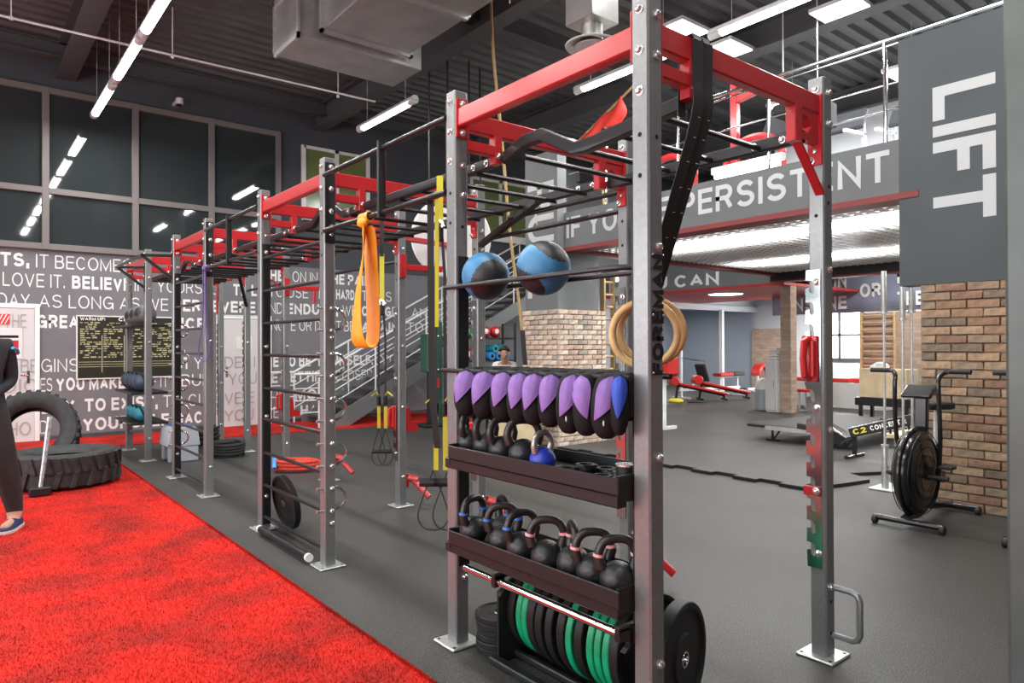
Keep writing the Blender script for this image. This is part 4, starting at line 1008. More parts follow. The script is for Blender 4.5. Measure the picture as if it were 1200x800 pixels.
# barbell collars
def collar():
    t = thing('barbell_collar', 'black barbell collar on the upper tray, first counted from the blue kettlebell', 'collar', (0, 0, 0), group='barbell collars on the upper tray')
    b = MB(); b.lathe([(0.026, 0.0), (0.040, 0.0), (0.042, 0.004), (0.042, 0.024), (0.040, 0.028), (0.026, 0.028), (0.026, 0.0)], 20); b.build('ring', 'plate_black', t)
    b = MB(); b.cbox(0.036, 0.062, -0.012, 0.012, 0.004, 0.024, 0.003); b.build('hinge', 'plate_black', t)
    b = MB(); b.sweep([(0.058, 0.0, 0.020), (0.03, 0.040, 0.028), (-0.02, 0.050, 0.026)], rrect(0.014, 0.008, 0.002)); b.build('lever', 'plate_black', t)
    return t
c0 = collar(); c0.location = (1.955, 2.06, ZU); c0.rotation_euler = (0, 0, 0.4)
for k, (x, y, z, rz) in enumerate(((2.04, 2.03, ZU+0.006, 2.1), (1.945, 1.955, ZU, 1.0), (1.95, 1.955, ZU+0.029, 2.9), (2.04, 1.93, ZU+0.008, 4.0), (1.945, 1.86, ZU, 5.0), (2.03, 1.835, ZU+0.007, 0.2))):
    dup(c0, (x, y, z), (0, 0, rz), 'black barbell collar on the upper tray, %s counted from the blue kettlebell' % ORD[k+1])
t = thing('collar_cup', 'black upright collar cup standing at the end of the upper tray', 'cup', (1.99, 1.775, ZU))
b = MB(); b.lathe([(0.036, 0.0), (0.038, 0.0), (0.038, 0.075), (0.033, 0.075), (0.033, 0.006), (1e-6, 0.006)], 20, T(1.985, 1.775, ZU)); b.build('wall', 'plate_black', t)
b = MB(); b.lathe([(0.0385, 0.070), (0.041, 0.070), (0.041, 0.077), (0.034, 0.077)], 20, T(1.985, 1.775, ZU)); b.build('rim', 'bolt', t)

# bumper plates
def plate(r, th, m, label, group, hub=True):
    t = thing('bumper_plate', label, 'weight plate', (0, 0, 0), group=group)
    h = th/2
    b = MB(); b.lathe([(0.026, -h*0.9), (r*0.42, -h*0.9), (r*0.46, -h*0.6), (r*0.86, -h*0.6), (r*0.90, -h), (r-0.004, -h), (r, -h+0.004), (r, h-0.004), (r-0.004, h), (r*0.90, h), (r*0.86, h*0.6), (r*0.46, h*0.6), (r*0.42, h*0.9), (0.026, h*0.9), (0.026, -h*0.9)], 48)
    b.build('disc', m, t, smooth=40)
    b = MB(); b.lathe([(0.0255, -h*0.95), (0.033, -h*0.95), (0.033, -h*0.90), (0.0335, h*0.9), (0.033, h*0.95), (0.0255, h*0.95), (0.0255, -h*0.95)], 24); b.build('hub', 'chrome', t)
    return t
PB = plate(0.225, 0.046, 'plate_black', 'black rubber bumper plate standing in the floor rack', 'black plates in the floor rack')
PG = plate(0.225, 0.036, 'plate_green', 'green rubber bumper plate standing in the floor rack', 'green plates in the floor rack')
BIG = plate(0.225, 0.06, 'plate_black', 'wide black bumper plate with its steel hub facing out behind the lettered upright', 'outer plate')
BIG.location = (2.30, 1.775, 0.227); BIG.rotation_euler = (math.radians(90), 0, math.radians(15))
first = {'b': True, 'g': True}; cnt = {'b': -1, 'g': -1}
for k, (y, c) in enumerate([(2.563, 'b'), (2.507, 'g'), (2.468, 'g'), (2.418, 'b'), (2.362, 'b'), (2.292, 'b'), (2.225, 'b'), (2.165, 'g'), (2.118, 'b'), (2.045, 'g'), (2.003, 'g'), (1.957, 'g'), (1.905, 'b')]):
    src = PB if c == 'b' else PG
    loc = (2.275+random.uniform(-.006, .006), y, 0.236); rot = (math.radians(90), 0, math.radians(random.uniform(-1, 1)))
    cnt[c] += 1; lab = '%s bumper plate in the floor rack, %s %s one from the small plate stack' % (('black', ORD[cnt[c]], 'black') if c == 'b' else ('green', ORD[cnt[c]], 'green'))
    if first[c]: src.location = loc; src.rotation_euler = rot; first[c] = False; src['label'] = lab
    else: dup(src, loc, rot, lab)
rk = thing('plate_rack', 'low black steel rack holding bumper plates under the trays', 'plate rack', (2.25, 2.2, 0))
for x in (2.11, 2.44):
    b = MB(); b.bar((x, 1.86, 0.025), (x, 2.62, 0.025), 0.03, 0.03); b.build('floor_rail', 'rig_black', rk)
b = MB(); b.prism([(2.00, 0.0), (2.52, 0.0), (2.52, 0.16), (2.40, 0.40), (2.10, 0.40), (2.00, 0.34)], (0, 2.588, 0), (1, 0, 0), (0, 0, 1), (0, 0.012, 0)); b.build('end_plate', 'rig_black', rk)
b = MB(); b.bar((1.99, 1.80, 0.02), (1.99, 2.62, 0.02), 0.05, 0.03); b.build('front_rail', 'rig_black', rk)
# small stack of plates on the floor
PS = plate(0.118, 0.03, 'plate_black', 'small black weight plate in the low stack beside the plate rack', 'stack of small plates')
for k in range(6):
    loc = (2.115+random.uniform(-.006, .006), 2.724+random.uniform(-.005, .005), 0.016+k*0.0305); rot = (0, 0, k)
    lab = 'small black weight plate, %s from the floor in the low stack' % ORD[k]
    if k == 0: PS.location = loc; PS['label'] = lab
    else: dup(PS, loc, rot, lab, scale=1.08 if k == 5 else 1.0)
LP = plate(0.225, 0.05, 'plate_black', 'black bumper plate leaning inside the rungs of the near ladder', 'leaning plate')
LP.location = (2.11, 5.56, 0.232); LP.rotation_euler = (math.radians(6), math.radians(80), math.radians(8))

# far storage bay
med_ball(2.0, 10.32, 1.935, 0.135, [((-1, -0.4, 0.3), 30, 4)], 'dark grey medicine ball on the far bay top tray, first from the outrigger bar', 'ball_grey', 'ball_black', group='grey balls on the far bay')
med_ball(2.0, 10.66, 1.935, 0.135, [((-1, -0.2, 0.2), 30, 4)], 'dark grey medicine ball on the far bay top tray, second from the outrigger bar', 'ball_grey', 'ball_black', group='grey balls on the far bay')
med_ball(2.0, 11.02, 1.93, 0.13, [((-1, -0.2, 0.2), 30, 4)], 'dark grey medicine ball on the far bay top tray, third from the outrigger bar', 'ball_grey', 'ball_black', group='grey balls on the far bay')
def soft_ball(x, y, z, r, m, label, group):
    t = thing('slam_ball', label, 'slam ball', (x, y, z-r), group=group)
    b = MB(); b.ball((x, y, z), (r, r, r*0.94), 24, 14); b.build('shell', m, t, smooth=60)
    b = MB(); b.lathe([(r*1.004, -0.012), (r*1.012, 0), (r*1.004, 0.012)], 24, T(x, y, z) @ Ry(70)); b.build('seam_band', 'hole', t)
mat('slam_navy', (0.035, 0.05, 0.085), 0.5); mat('slam_teal', (0.02, 0.22, 0.30), 0.5)
for k, y in enumerate((10.34, 10.62, 10.9, 11.18)): soft_ball(1.98, y, 0.90+0.13, 0.13, 'slam_navy', 'navy slam ball on the far bay tray, %s from the outrigger bar' % ORD[k], 'navy slam balls')
for k, y in enumerate((10.32, 10.58, 10.84)): soft_ball(1.96, y, 0.50+0.105, 0.105, 'slam_teal', 'teal slam ball on the lowest far bay tray, %s from the outrigger bar' % ORD[k], 'teal slam balls')
# ================================================================ HANGING GEAR
def ribbon(mb, pts, w, wd, th=0.003):
    """flat strap through pts, width direction wd"""
    wd = Vector(wd).normalized(); pts = [Vector(p) for p in pts]; n = len(pts); vs = []; fs = []
    for i in range(n):
        t = (pts[min(i+1, n-1)]-pts[max(i-1, 0)]).normalized(); nn = t.cross(wd).normalized()
        for a, c in ((-1, -1), (1, -1), (1, 1), (-1, 1)): vs.append(pts[i]+wd*(a*w/2)+nn*(c*th/2))
    for i in range(n-1):
        for j in range(4): fs.append((i*4+j, i*4+(j+1) % 4, (i+1)*4+(j+1) % 4, (i+1)*4+j))
    fs += [(3, 2, 1, 0), tuple((n-1)*4+j for j in range(4))]
    mb.add(vs, fs); return mb
# orange loop band
t = thing('resistance_band', 'wide orange loop band knotted on the lower pull-up bar', 'resistance band', (1.95, 3.83, 1.49))
e1 = Vector((0.93, 0.20, 0)).normalized(); e2 = Vector((-0.35, 0.94, 0)).normalized()
c = Vector((1.952, 3.835, 0)); pts = []
L = [(-0.010, 2.235), (-0.016, 2.12), (-0.03, 2.0), (-0.055, 1.85), (-0.068, 1.70), (-0.07, 1.60), (-0.062, 1.545), (-0.04, 1.505), (-0.005, 1.492), (0.03, 1.505), (0.052, 1.55), (0.056, 1.65), (0.052, 1.80), (0.044, 1.95), (0.034, 2.10), (0.022, 2.2), (0.012, 2.235)]
# smooth the profile and twist the narrow strand
def cr(P, k=4):
    out = []
    for i in range(len(P)-1):
        p0 = Vector(P[max(i-1, 0)]); p1 = Vector(P[i]); p2 = Vector(P[i+1]); p3 = Vector(P[min(i+2, len(P)-1)])
        for s in range(k):
            q = s/k; out.append(0.5*((2*p1)+(-p0+p2)*q+(2*p0-5*p1+4*p2-p3)*q*q+(-p0+3*p1-3*p2+p3)*q**3))
    out.append(Vector(P[-1])); return out
sp = cr([(a, z, 0) for a, z in L], 3); n = len(sp); vs = []; fs = []
for i, p in enumerate(sp):
    q = i/(n-1); tw = math.radians(58)*max(0, 1-q/0.38) if q < 0.38 else 0
    wdir = (e2*math.cos(tw)+e1*math.sin(tw)); tang = (sp[min(i+1, n-1)]-sp[max(i-1, 0)]); tv = (e1*tang.x+Vector((0, 0, 1))*tang.y).normalized(); nn = tv.cross(wdir).normalized()
    pos = c+e1*p.x+Vector((0, 0, p.y)); w = 0.105 if q > 0.15 else 0.07+0.035*q/0.15
    if q > 0.93: w = 0.105-0.03*(q-0.93)/0.07
    for a, s in ((-1, -1), (1, -1), (1, 1), (-1, 1)): vs.append(pos+wdir*(a*w/2)+nn*(s*0.0028))
for i in range(n-1):
    for j in range(4): fs.append((i*4+j, i*4+(j+1) % 4, (i+1)*4+(j+1) % 4, (i+1)*4+j))
b = MB(); b.add(vs, fs); b.build('loop', 'orange', t, smooth=50)
b = MB()
for k, dy in enumerate((-0.028, 0.028)):
    ring = [Vector((1.952+0.026*math.cos(a), 3.835+dy, 2.283+0.028*math.sin(a))) for a in [2*math.pi*j/14 for j in range(15)]]
    ribbon(b, ring, 0.056, (0, 1, 0), 0.006)
b.ball((1.93, 3.835, 2.25), (0.03, 0.05, 0.03), 14, 8); b.build('knot', 'orange', t, smooth=50)
# purple band on the far ladder upright
t = thing('resistance_band', 'slim dark purple loop band hanging from the upright beside the far ladder', 'resistance band', (1.94, 7.28, 1.36))
c = Vector((1.935, 7.27, 0)); e1 = Vector((0.8, -0.6, 0))
sp = cr([(-0.012, 2.27, 0), (-0.010, 2.0, 0), (-0.02, 1.7, 0), (-0.052, 1.52, 0), (-0.055, 1.43, 0), (-0.03, 1.37, 0), (0.0, 1.355, 0), (0.03, 1.37, 0), (0.052, 1.43, 0), (0.05, 1.52, 0), (0.02, 1.7, 0), (0.012, 2.0, 0), (0.012, 2.27, 0)], 3)
b = MB(); ribbon(b, [c+e1*p.x+Vector((0, 0, p.y)) for p in sp], 0.022, (0.6, 0.8, 0), 0.005); b.build('loop', 'band_purple', t)
b = MB(); b.lathe([(0.016, -0.035), (0.034, -0.02), (0.036, 0.02), (0.016, 0.035)], 12, T(1.952, 7.27, 2.283) @ Rx(90)); b.build('knot', 'band_purple', t)
# suspension trainers
def trainer(x, y, ztop, label, wide=False, zy0=None, z1=1.86, z2=1.10, zb=0.57):
    t = thing('suspension_trainer', label, 'suspension trainer', (x, y, zb))
    u = Vector((0.78, -0.63, 0))
    zy = min(ztop, z1+0.37)
    b = MB(); ribbon(b, [(x, y, zy), (x, y, z1)], 0.036, u, 0.006); b.build('anchor_strap', 'strap_yellow', t)
    if ztop > zy: b = MB(); ribbon(b, [(x, y, ztop+0.016), (x, y, zy-0.02)], 0.030, u, 0.010); b.build('anchor_loop', 'strap_black', t)
    b = MB(); b.lathe([(0.014, -0.012), (0.026, -0.012), (0.026, 0.012), (0.014, 0.012), (0.014, -0.012)], 14, T(x, y, z1-0.012) @ Rz(39) @ Ry(90)); b.build('carabiner', 'chrome', t)
    b = MB(); b.cbox(x-0.018, x+0.018, y-0.018, y+0.018, z1-0.11, z1-0.02, 0.008); b.build('anchor_hub', 'strap_black', t)
    for s in (-1, 1):
        o = u*(s*0.026)
        b = MB(); ribbon(b, [Vector((x, y, z1-0.09))+o*0.5, Vector((x, y, z1-0.3))+o, Vector((x, y, z2))+o], 0.017, u, 0.004); b.build('long_strap', 'strap_black', t)
        b = MB(); ribbon(b, [Vector((x, y, z2+0.03))+o, Vector((x, y, z2+0.055))+o*1.6, Vector((x, y, z2+0.02))+o*3.2], 0.03, (0.63, 0.78, 0), 0.008); b.build('cam_tab', 'strap_yellow', t)
        b = MB(); b.cbox(x+o.x-0.016, x+o.x+0.016, y+o.y-0.012, y+o.y+0.012, z2-0.05, z2+0.02, 0.005); b.build('buckle', 'strap_black', t)
        zs = z2-0.06; zl = zs-(0.17 if not wide else 0.30)
        b = MB(); ribbon(b, [Vector((x, y, zs))+o, Vector((x, y, zl))+o], 0.026, u, 0.005); b.build('handle_strap', 'strap_yellow', t)
        a = 0.055 if not wide else 0.085
        cc = Vector((x, y, 0))+o*(1.0 if not wide else 1.6)
        loop = [cc+Vector((0, 0, zl)), cc+u*(-a*0.8)+Vector((0, 0, zl-(zl-zb)*0.55)), cc+u*(-a)+Vector((0, 0, zb+0.06)), cc+u*(-a*0.5)+Vector((0, 0, zb)), cc+u*(a*0.5)+Vector((0, 0, zb)), cc+u*a+Vector((0, 0, zb+0.06)), cc+u*(a*0.8)+Vector((0, 0, zl-(zl-zb)*0.55)), cc+Vector((0, 0, zl))]
        b = MB(); ribbon(b, cr([tuple(p) for p in loop], 3), 0.022, (0.63, 0.78, 0), 0.006); b.build('foot_cradle', 'strap_black', t)
        zg = zb+0.10 if not wide else zb+0.26
        b = MB(); b.tube([cc+u*(-a*0.9)+Vector((0, 0, zg)), cc+u*(a*0.9)+Vector((0, 0, zg))], 0.016 if not wide else 0.024, 10); b.build('grip', 'strap_black', t)
trainer(2.60, 4.84, 2.462, 'yellow and black suspension trainer hanging behind the orange band', z1=1.85, z2=1.09, zb=0.58)
trainer(2.14, 3.30, 2.283+0.18, 'yellow and black suspension trainer with wide stirrups beside the near ball bay upright', wide=True, z1=2.20, z2=1.16, zb=0.47)
b = MB(); ribbon(b, [(1.965, 3.06, 2.31), (1.965, 3.06, 1.9), (1.97, 3.07, 1.60)], 0.020, (0.78, -0.63, 0), 0.006)
b.build('webbing_strap', 'strap_yellow', None, origin=(1.965, 3.06, 1.6), label='yellow webbing strap tied at the end of the lower pull-up bar', cat='strap')
b = MB(); ribbon(b, [(1.99, 3.16, 2.28), (1.99, 3.16, 1.9), (2.0, 3.16, 1.2), (2.03, 3.16, 0.95)], 0.035, (0.78, -0.63, 0), 0.012)
b.build('webbing_strap', 'strap_black', None, origin=(2.0, 3.06, 0.95), label='wide black webbing strap beside the yellow strap on the pull-up bar', cat='strap')
# wooden rings on numbered straps
for k, (cx, cy, cz, yaw, tx) in enumerate(((2.125, 1.80, 1.545, 47, 2.245), (2.185, 1.815, 1.555, 40, 2.305))):
    t = thing('gymnastic_ring', ['wooden gymnastic ring hanging closest to the lettered upright', 'wooden gymnastic ring hanging behind its twin'][k], 'gymnastic ring', (cx, cy, cz-0.14), group='wooden rings')
    M = T(cx, cy, cz) @ Rz(-yaw) @ Rx(90)
    ringp = [M @ Vector((0.127*math.cos(a), 0.127*math.sin(a), 0)) for a in [2*math.pi*j/40 for j in range(40)]]
    b = MB(); b.tube(ringp, 0.0155, 12, closed=True); b.build('ring', 'wood_ring', t, smooth=60)
    top = Vector((tx, 1.672, 2.70)); low = Vector((cx+0.01, cy, cz+0.12))
    b = MB()
    tf = top+Vector((0, -0.045, -0.02)); tm = tf+Vector((-0.02, -0.004, -0.30)); sp = cr([tuple(tf), tuple(tf.lerp(tm, 0.5)), tuple(tm), tuple(tm.lerp(low, 0.5)), tuple(low)], 4)
    ribbon(b, sp, 0.050, (0.90, -0.25, 0.0), 0.004)
    ribbon(b, [top+Vector((0, -0.044, -0.02)), top+Vector((0, -0.034, 0.006)), top+Vector((0, 0.03, 0.006)), top+Vector((0, 0.032, -0.12)), top+Vector((-0.01, 0.03, -0.30))], 0.046, (1, 0, 0), 0.004)
    b.build('strap', 'strap_black', t)
    mk = MB()
    for j in (7, 8, 9, 10, 11, 12, 13):
        p = sp[j]; q = sp[j+1] if j+1 < len(sp) else p; d = (q-p).normalized(); n_ = Vector((0.88, -0.30, 0)).cross(d).normalized()
        if n_.y > 0: n_ = -n_
        mk.bar(p+Vector((0.008, 0, 0))+n_*0.003, p+Vector((0.020, -0.003, 0))+n_*0.003, 0.002, 0.006, 0.0005)
    mk.build('length_marks', 'white_print', t, kind='stuff')
    if k == 0:
        b = MB(); ribbon(b, cr([(cx+0.03, cy+0.01, cz+0.1), (cx+0.05, cy, 1.30), (cx+0.075, cy-0.01, 1.14), (cx+0.065, cy, 1.075), (cx+0.04, cy+0.01, 1.08), (cx+0.03, cy+0.02, 1.2), (cx+0.02, cy+0.02, 1.5)], 4), 0.044, (0.6, 0.8, 0), 0.004); b.build('strap_tail', 'strap_black', t)
# climbing rope
t = thing('climbing_rope', 'tan climbing rope slung from the roof behind the rig', 'rope', (5.78, 6.9, 1.2))
P = cr([(5.43, 7.15, 6.2), (5.455, 7.133, 5.3), (5.54, 7.07, 4.2), (5.62, 7.01, 3.0), (5.70, 6.95, 2.2), (5.753, 6.92, 1.66), (5.78, 6.90, 1.3)], 8)
b = MB(); b.tube(P, 0.020, 8); b.build('rope_length', 'rope_tan', t)
b = MB(); b.tube([(5.755, 6.92, 1.70), (5.785, 6.90, 1.25)], 0.032, 10); b.build('whipping', 'strap_black', t)
# ================================================================ TURF AND FLOOR GEAR
def turf():
    poly = [(-4.9, -5.9), (1.655, -5.9), (1.655, 11.95), (5.2, 11.75), (8.6, 11.55), (8.6, YB-0.02), (-4.9, YB-0.02)]
    b = MB(); b.prism(poly, (0, 0, 0.0), (1, 0, 0), (0, 1, 0), (0, 0, 0.012))
    o = b.build('turf_runner', 'red_turf', smooth=0, label='bright red artificial turf runner along the rig and under the lettered wall', cat='turf')
    r = random.Random(5); vs = []; fs = []
    def blade(x, y, hmax):
        a = r.uniform(0, 6.28); w = 0.0022; h = r.uniform(0.5, 1)*hmax; lx, ly = r.uniform(-.008, .008), r.uniform(-.008, .008); k = len(vs)
        vs.extend([(x-w*math.cos(a), y-w*math.sin(a), 0.011), (x+w*math.cos(a), y+w*math.sin(a), 0.011), (x+lx, y+ly, 0.012+h)]); fs.append((k, k+1, k+2))
    for _ in range(110000):
        y = 1.9+10.5*r.random()**2.4
        x0 = max(-1.2, 0.02*y); x = x0+(1.652-x0)*r.random(); blade(x, y, 0.016)
    for _ in range(16000):
        y = 1.9+10*r.random()**1.3; blade(1.655-abs(r.gauss(0, 0.006)), y, 0.02)
    me = bpy.data.meshes.new('turf_fibres'); me.from_pydata(vs, [], fs); me.materials.append(MATS['red_turf'])
    f = link_mesh('turf_fibres', me, o, Vector((0, 0, 0))); f['kind'] = 'stuff'
turf()

def coil(name, label, cx, cy, turns, R, r, m, seed, h=0.03, squash=0.6, group=None, ang=0):
    t = thing(name, label, 'rope', (cx, cy, 0), group=group); rr = random.Random(seed); pts = []
    for k in range(turns*22):
        a = 2*math.pi*k/22; q = k/(turns*22)
        rad = R*(1-0.45*abs(math.sin(q*math.pi*turns*0.5)))*(1+0.04*math.sin(a*3+seed))
        x = rad*math.cos(a); y = rad*squash*math.sin(a)
        pts.append((cx+x*math.cos(ang)-y*math.sin(ang)+0.01*rr.uniform(-1, 1), cy+x*math.sin(ang)+y*math.cos(ang), r+h*q*turns*0.55+0.012*math.sin(a*1.5)))
    pts = [(x, y, max(r, z)) for x, y, z in pts]
    b = MB(); b.tube(pts, r, 8); b.build('rope_length', m, t, smooth=60)
    return t, pts
t, pts = coil('battle_rope', 'red battle rope coiled on the floor with a blue grip end', 3.20, 8.18, 6, 0.32, 0.021, 'rope_red', 2, 0.035, 0.66, ang=-0.7)
b = MB(); b.tube([(2.98, 8.22, 0.17), (2.95, 8.14, 0.06)], 0.028, 10); b.build('grip_end', 'rope_blue', t)
coil('battle_rope', 'black battle rope heap beside the back uprights', 2.88, 9.86, 9, 0.27, 0.024, 'rope_black', 4, 0.035, 0.8, ang=-0.6)
coil('battle_rope', 'black battle rope heap lying by the turf under the second door', 2.92, 11.06, 8, 0.22, 0.024, 'rope_black', 9, 0.06, 0.8)

# aerobic step
t = thing('aerobic_step', 'grey aerobic step with a blue top beside the far bay', 'step platform', (2.34, 9.93, 0))
b = MB(); b.prism([(-0.20, 0.20), (0.20, 0.20), (0.17, 0.42), (0.13, 0.455), (-0.13, 0.455), (-0.17, 0.42)], (2.34, 9.72, 0), (1, 0, 0), (0, 0, 1), (0, 0.5, 0)); b.build('deck', 'step_grey', t, bevel=0.012)
b = MB(); b.cbox(2.22, 2.46, 9.74, 10.2, 0.452, 0.468, 0.006); b.build('grip_top', 'step_blue', t)
for y in (9.78, 10.12):
    b = MB(); b.cbox(2.16, 2.52, y-0.05, y+0.05, 0.0, 0.205, 0.012); b.build('riser', 'step_grey', t)

# tyres
def tyre(name, label, R, ri, h, M, lugs=30, lk=0.965):
    t = thing(name, label, 'tyre', M.translation); prof = []
    H = h/2
    prof = [(ri, -H*0.55), (ri+0.02, -H*0.72), (ri+(R-ri)*0.5, -H*0.98), (R*0.93, -H*0.95), (R*0.975, -H*0.82), (R*0.982, -H*0.4), (R*0.982, H*0.4), (R*0.975, H*0.82), (R*0.93, H*0.95), (ri+(R-ri)*0.5, H*0.98), (ri+0.02, H*0.72), (ri, H*0.55), (ri+0.05, H*0.48), (R*0.90, H*0.72), (R*0.90, -H*0.72), (ri+0.05, -H*0.48), (ri, -H*0.55)]
    b = MB(); b.lathe(prof, 56, M); b.f = [f for f in b.f if len(f) == 4]; b.build('carcass', 'tyre', t, smooth=40)
    src = MB(); src.prism([(-0.02, -H*0.05), (0.028, -H*0.05), (0.075, H*0.86), (0.03, H*0.90)], (0, 0, 0), (1, 0, 0), (0, 0, 1), (0, 0.045, 0))
    so = src.build('lug_source', 'tyre', smooth=0, bevel=0.004); me = so.data; bpy.data.objects.remove(so)
    src = MB(); src.prism([(-0.02, H*0.05), (0.028, H*0.05), (0.075, -H*0.86), (0.03, -H*0.90)], (0, 0, 0), (1, 0, 0), (0, 0, 1), (0, 0.045, 0))
    so = src.build('lug_source', 'tyre', smooth=0, bevel=0.004); me2 = so.data; bpy.data.objects.remove(so)
    for k in range(lugs):
        for q, m_ in ((0, me), (0.5, me2)):
            a = 360*(k+q)/lugs
            o = bpy.data.objects.new('tread_lug', m_); COL.objects.link(o); o.parent = t
            o.matrix_local = Matrix.Translation(-M.translation) @ M @ Rz(a) @ T(0, R*lk, 0)
    return t
tyre('tractor_tyre', 'large tractor tyre lying flat on the red turf', 0.54, 0.30, 0.36, T(0.93, 8.98, 0.205), 22, 0.945)
tyre('tractor_tyre', 'smooth worn tyre standing upright behind the flat one', 0.47, 0.27, 0.34, T(0.74, 10.0, 0.495) @ Rz(-10) @ Rx(72), 30, 0.922)
# sledgehammer
t = thing('sledgehammer', 'sledgehammer with a silver taped handle leaning on the flat tyre', 'sledgehammer', (0.67, 8.36, 0.012))
b = MB(); b.cbox(0.575, 0.765, 8.31, 8.40, 0.014, 0.105, 0.014); b.build('head', 'plate_black', t)
b = MB(); b.tube([(0.67, 8.355, 0.06), (0.70, 8.39, 0.28), (0.763, 8.47, 0.79)], 0.021, 10, scales=[0.9, 1.0, 1.15]); b.build('handle', 'tape_silver', t)

# ---- staircase with railings
st = thing('staircase', None, None, (8, 12.7, 0), kind='structure')
X0, SL, RUN = 5.35, 0.53, 0.32
for k in range(20):
    x = X0+0.1+k*RUN; z = (k+1)*RUN*SL
    b = MB(); b.cbox(x, x+RUN+0.03, 12.12, 13.22, z-0.045, z, 0.006); b.build('tread', 'rig_black' if False else 'beam_grey', st)
for y in (12.06, 13.26):
    b = MB(); b.prism([(X0, 0), (X0+0.42, 0), (X0+6.6, 6.2*SL), (X0+6.6, 6.2*SL+0.28), (X0, 0.14)], (0, y, 0), (1, 0, 0), (0, 0, 1), (0, 0.05, 0)); b.build('stringer', 'post_grey', st)
for y, lab in ((12.085, 0), (13.27, 1)):
    for dz, r in ((0.98, 0.02), (0.72, 0.010), (0.50, 0.010), (0.28, 0.010)):
        b = MB(); b.tube([(4.75, y, dz+0.02), (5.25, y, dz+0.10)][:1]+[(5.2, y, dz+0.02), (X0+6.6, y, dz+0.02+SL*(X0+6.6-5.2))], r, 8); b.build('hand_rail', 'white_steel', st)
    for k in range(6):
        x = 5.2+k*1.15; b = MB(); b.tube([(x, y, max(0, SL*(x-5.35))), (x, y, SL*(x-5.2)+1.0)], 0.016, 8); b.build('baluster', 'white_steel', st)

# ================================================================ PEOPLE
def figure(name, label, joints, bones, mats, zones, loc, hair=None, extra=None, subs=2):
    """one continuous skinned body; zones choose cloth or skin for each face by nearest bone"""
    t = thing(name, label, 'person', loc)
    keys = list(joints); idx = {k: i for i, k in enumerate(keys)}
    me = bpy.data.meshes.new('body'); me.from_pydata([joints[k][0] for k in keys], [(idx[a], idx[b]) for a, b in bones], [])
    ob = bpy.data.objects.new('body_tmp', me); COL.objects.link(ob)
    md = ob.modifiers.new('skin', 'SKIN'); md.use_smooth_shade = True
    for i, k in enumerate(keys):
        r = joints[k][1]; r = r if hasattr(r, '__len__') else (r, r)
        me.skin_vertices[0].data[i].radius = r; me.skin_vertices[0].data[i].use_root = (k == 'pelvis')
    sd = ob.modifiers.new('sub', 'SUBSURF'); sd.levels = subs; sd.render_levels = subs
    dg = bpy.context.evaluated_depsgraph_get(); m2 = bpy.data.meshes.new_from_object(ob.evaluated_get(dg))
    bpy.data.objects.remove(ob)
    m2.materials.clear()
    for m in mats: m2.materials.append(MATS[m])
    segs = [(Vector(joints[a][0]), Vector(joints[b][0]), zones.get((a, b), 0)) for a, b in bones]
    for p in m2.polygons:
        c = p.center; best = None
        for a, b, z in segs:
            d = b-a; q = max(0, min(1, (c-a).dot(d)/max(1e-9, d.length_squared))); dist = (c-(a+d*q)).length
            if best is None or dist < best[0]: best = (dist, z)
        p.material_index = best[1]; p.use_smooth = True
    off = Vector((0, 0, 0))
    o = bpy.data.objects.new('body', m2); COL.objects.link(o); o.parent = t; WLOC[o.name] = Vector(loc)
    return t
def hand_joints(J, B, Z, wrist, side, d, n, up, zone, k=1.0):
    """palm and five bent fingers; d = pointing direction, n = spread direction"""
    d = Vector(d).normalized(); n = Vector(n).normalized(); u = Vector(up).normalized(); w = Vector(J[wrist][0])
    pal = 'palm'+side; J[pal] = (tuple(w+d*0.05*k), (0.020*k, 0.030*k)); B.append((wrist, pal)); Z[(wrist, pal)] = zone
    for i, (s, l) in enumerate(((-0.028, 0.062), (-0.009, 0.075), (0.010, 0.070), (0.028, 0.055))):
        a = 'f%d%s' % (i, side); p = w+d*0.095*k+n*s*k
        J[a+'a'] = (tuple(p), 0.0095*k); J[a+'b'] = (tuple(p+d*l*0.5*k+u*0.012*k), 0.0085*k); J[a+'c'] = (tuple(p+d*l*0.85*k+u*0.035*k), 0.0075*k)
        for q in ((pal, a+'a'), (a+'a', a+'b'), (a+'b', a+'c')): B.append(q); Z[q] = zone
    p = w+d*0.035*k-n*0.035*k
    J['th'+side+'a'] = (tuple(p), 0.011*k); J['th'+side+'b'] = (tuple(p+d*0.045*k-n*0.02*k+u*0.015*k), 0.0095*k)
    for q in ((pal, 'th'+side+'a'), ('th'+side+'a', 'th'+side+'b')): B.append(q); Z[q] = zone

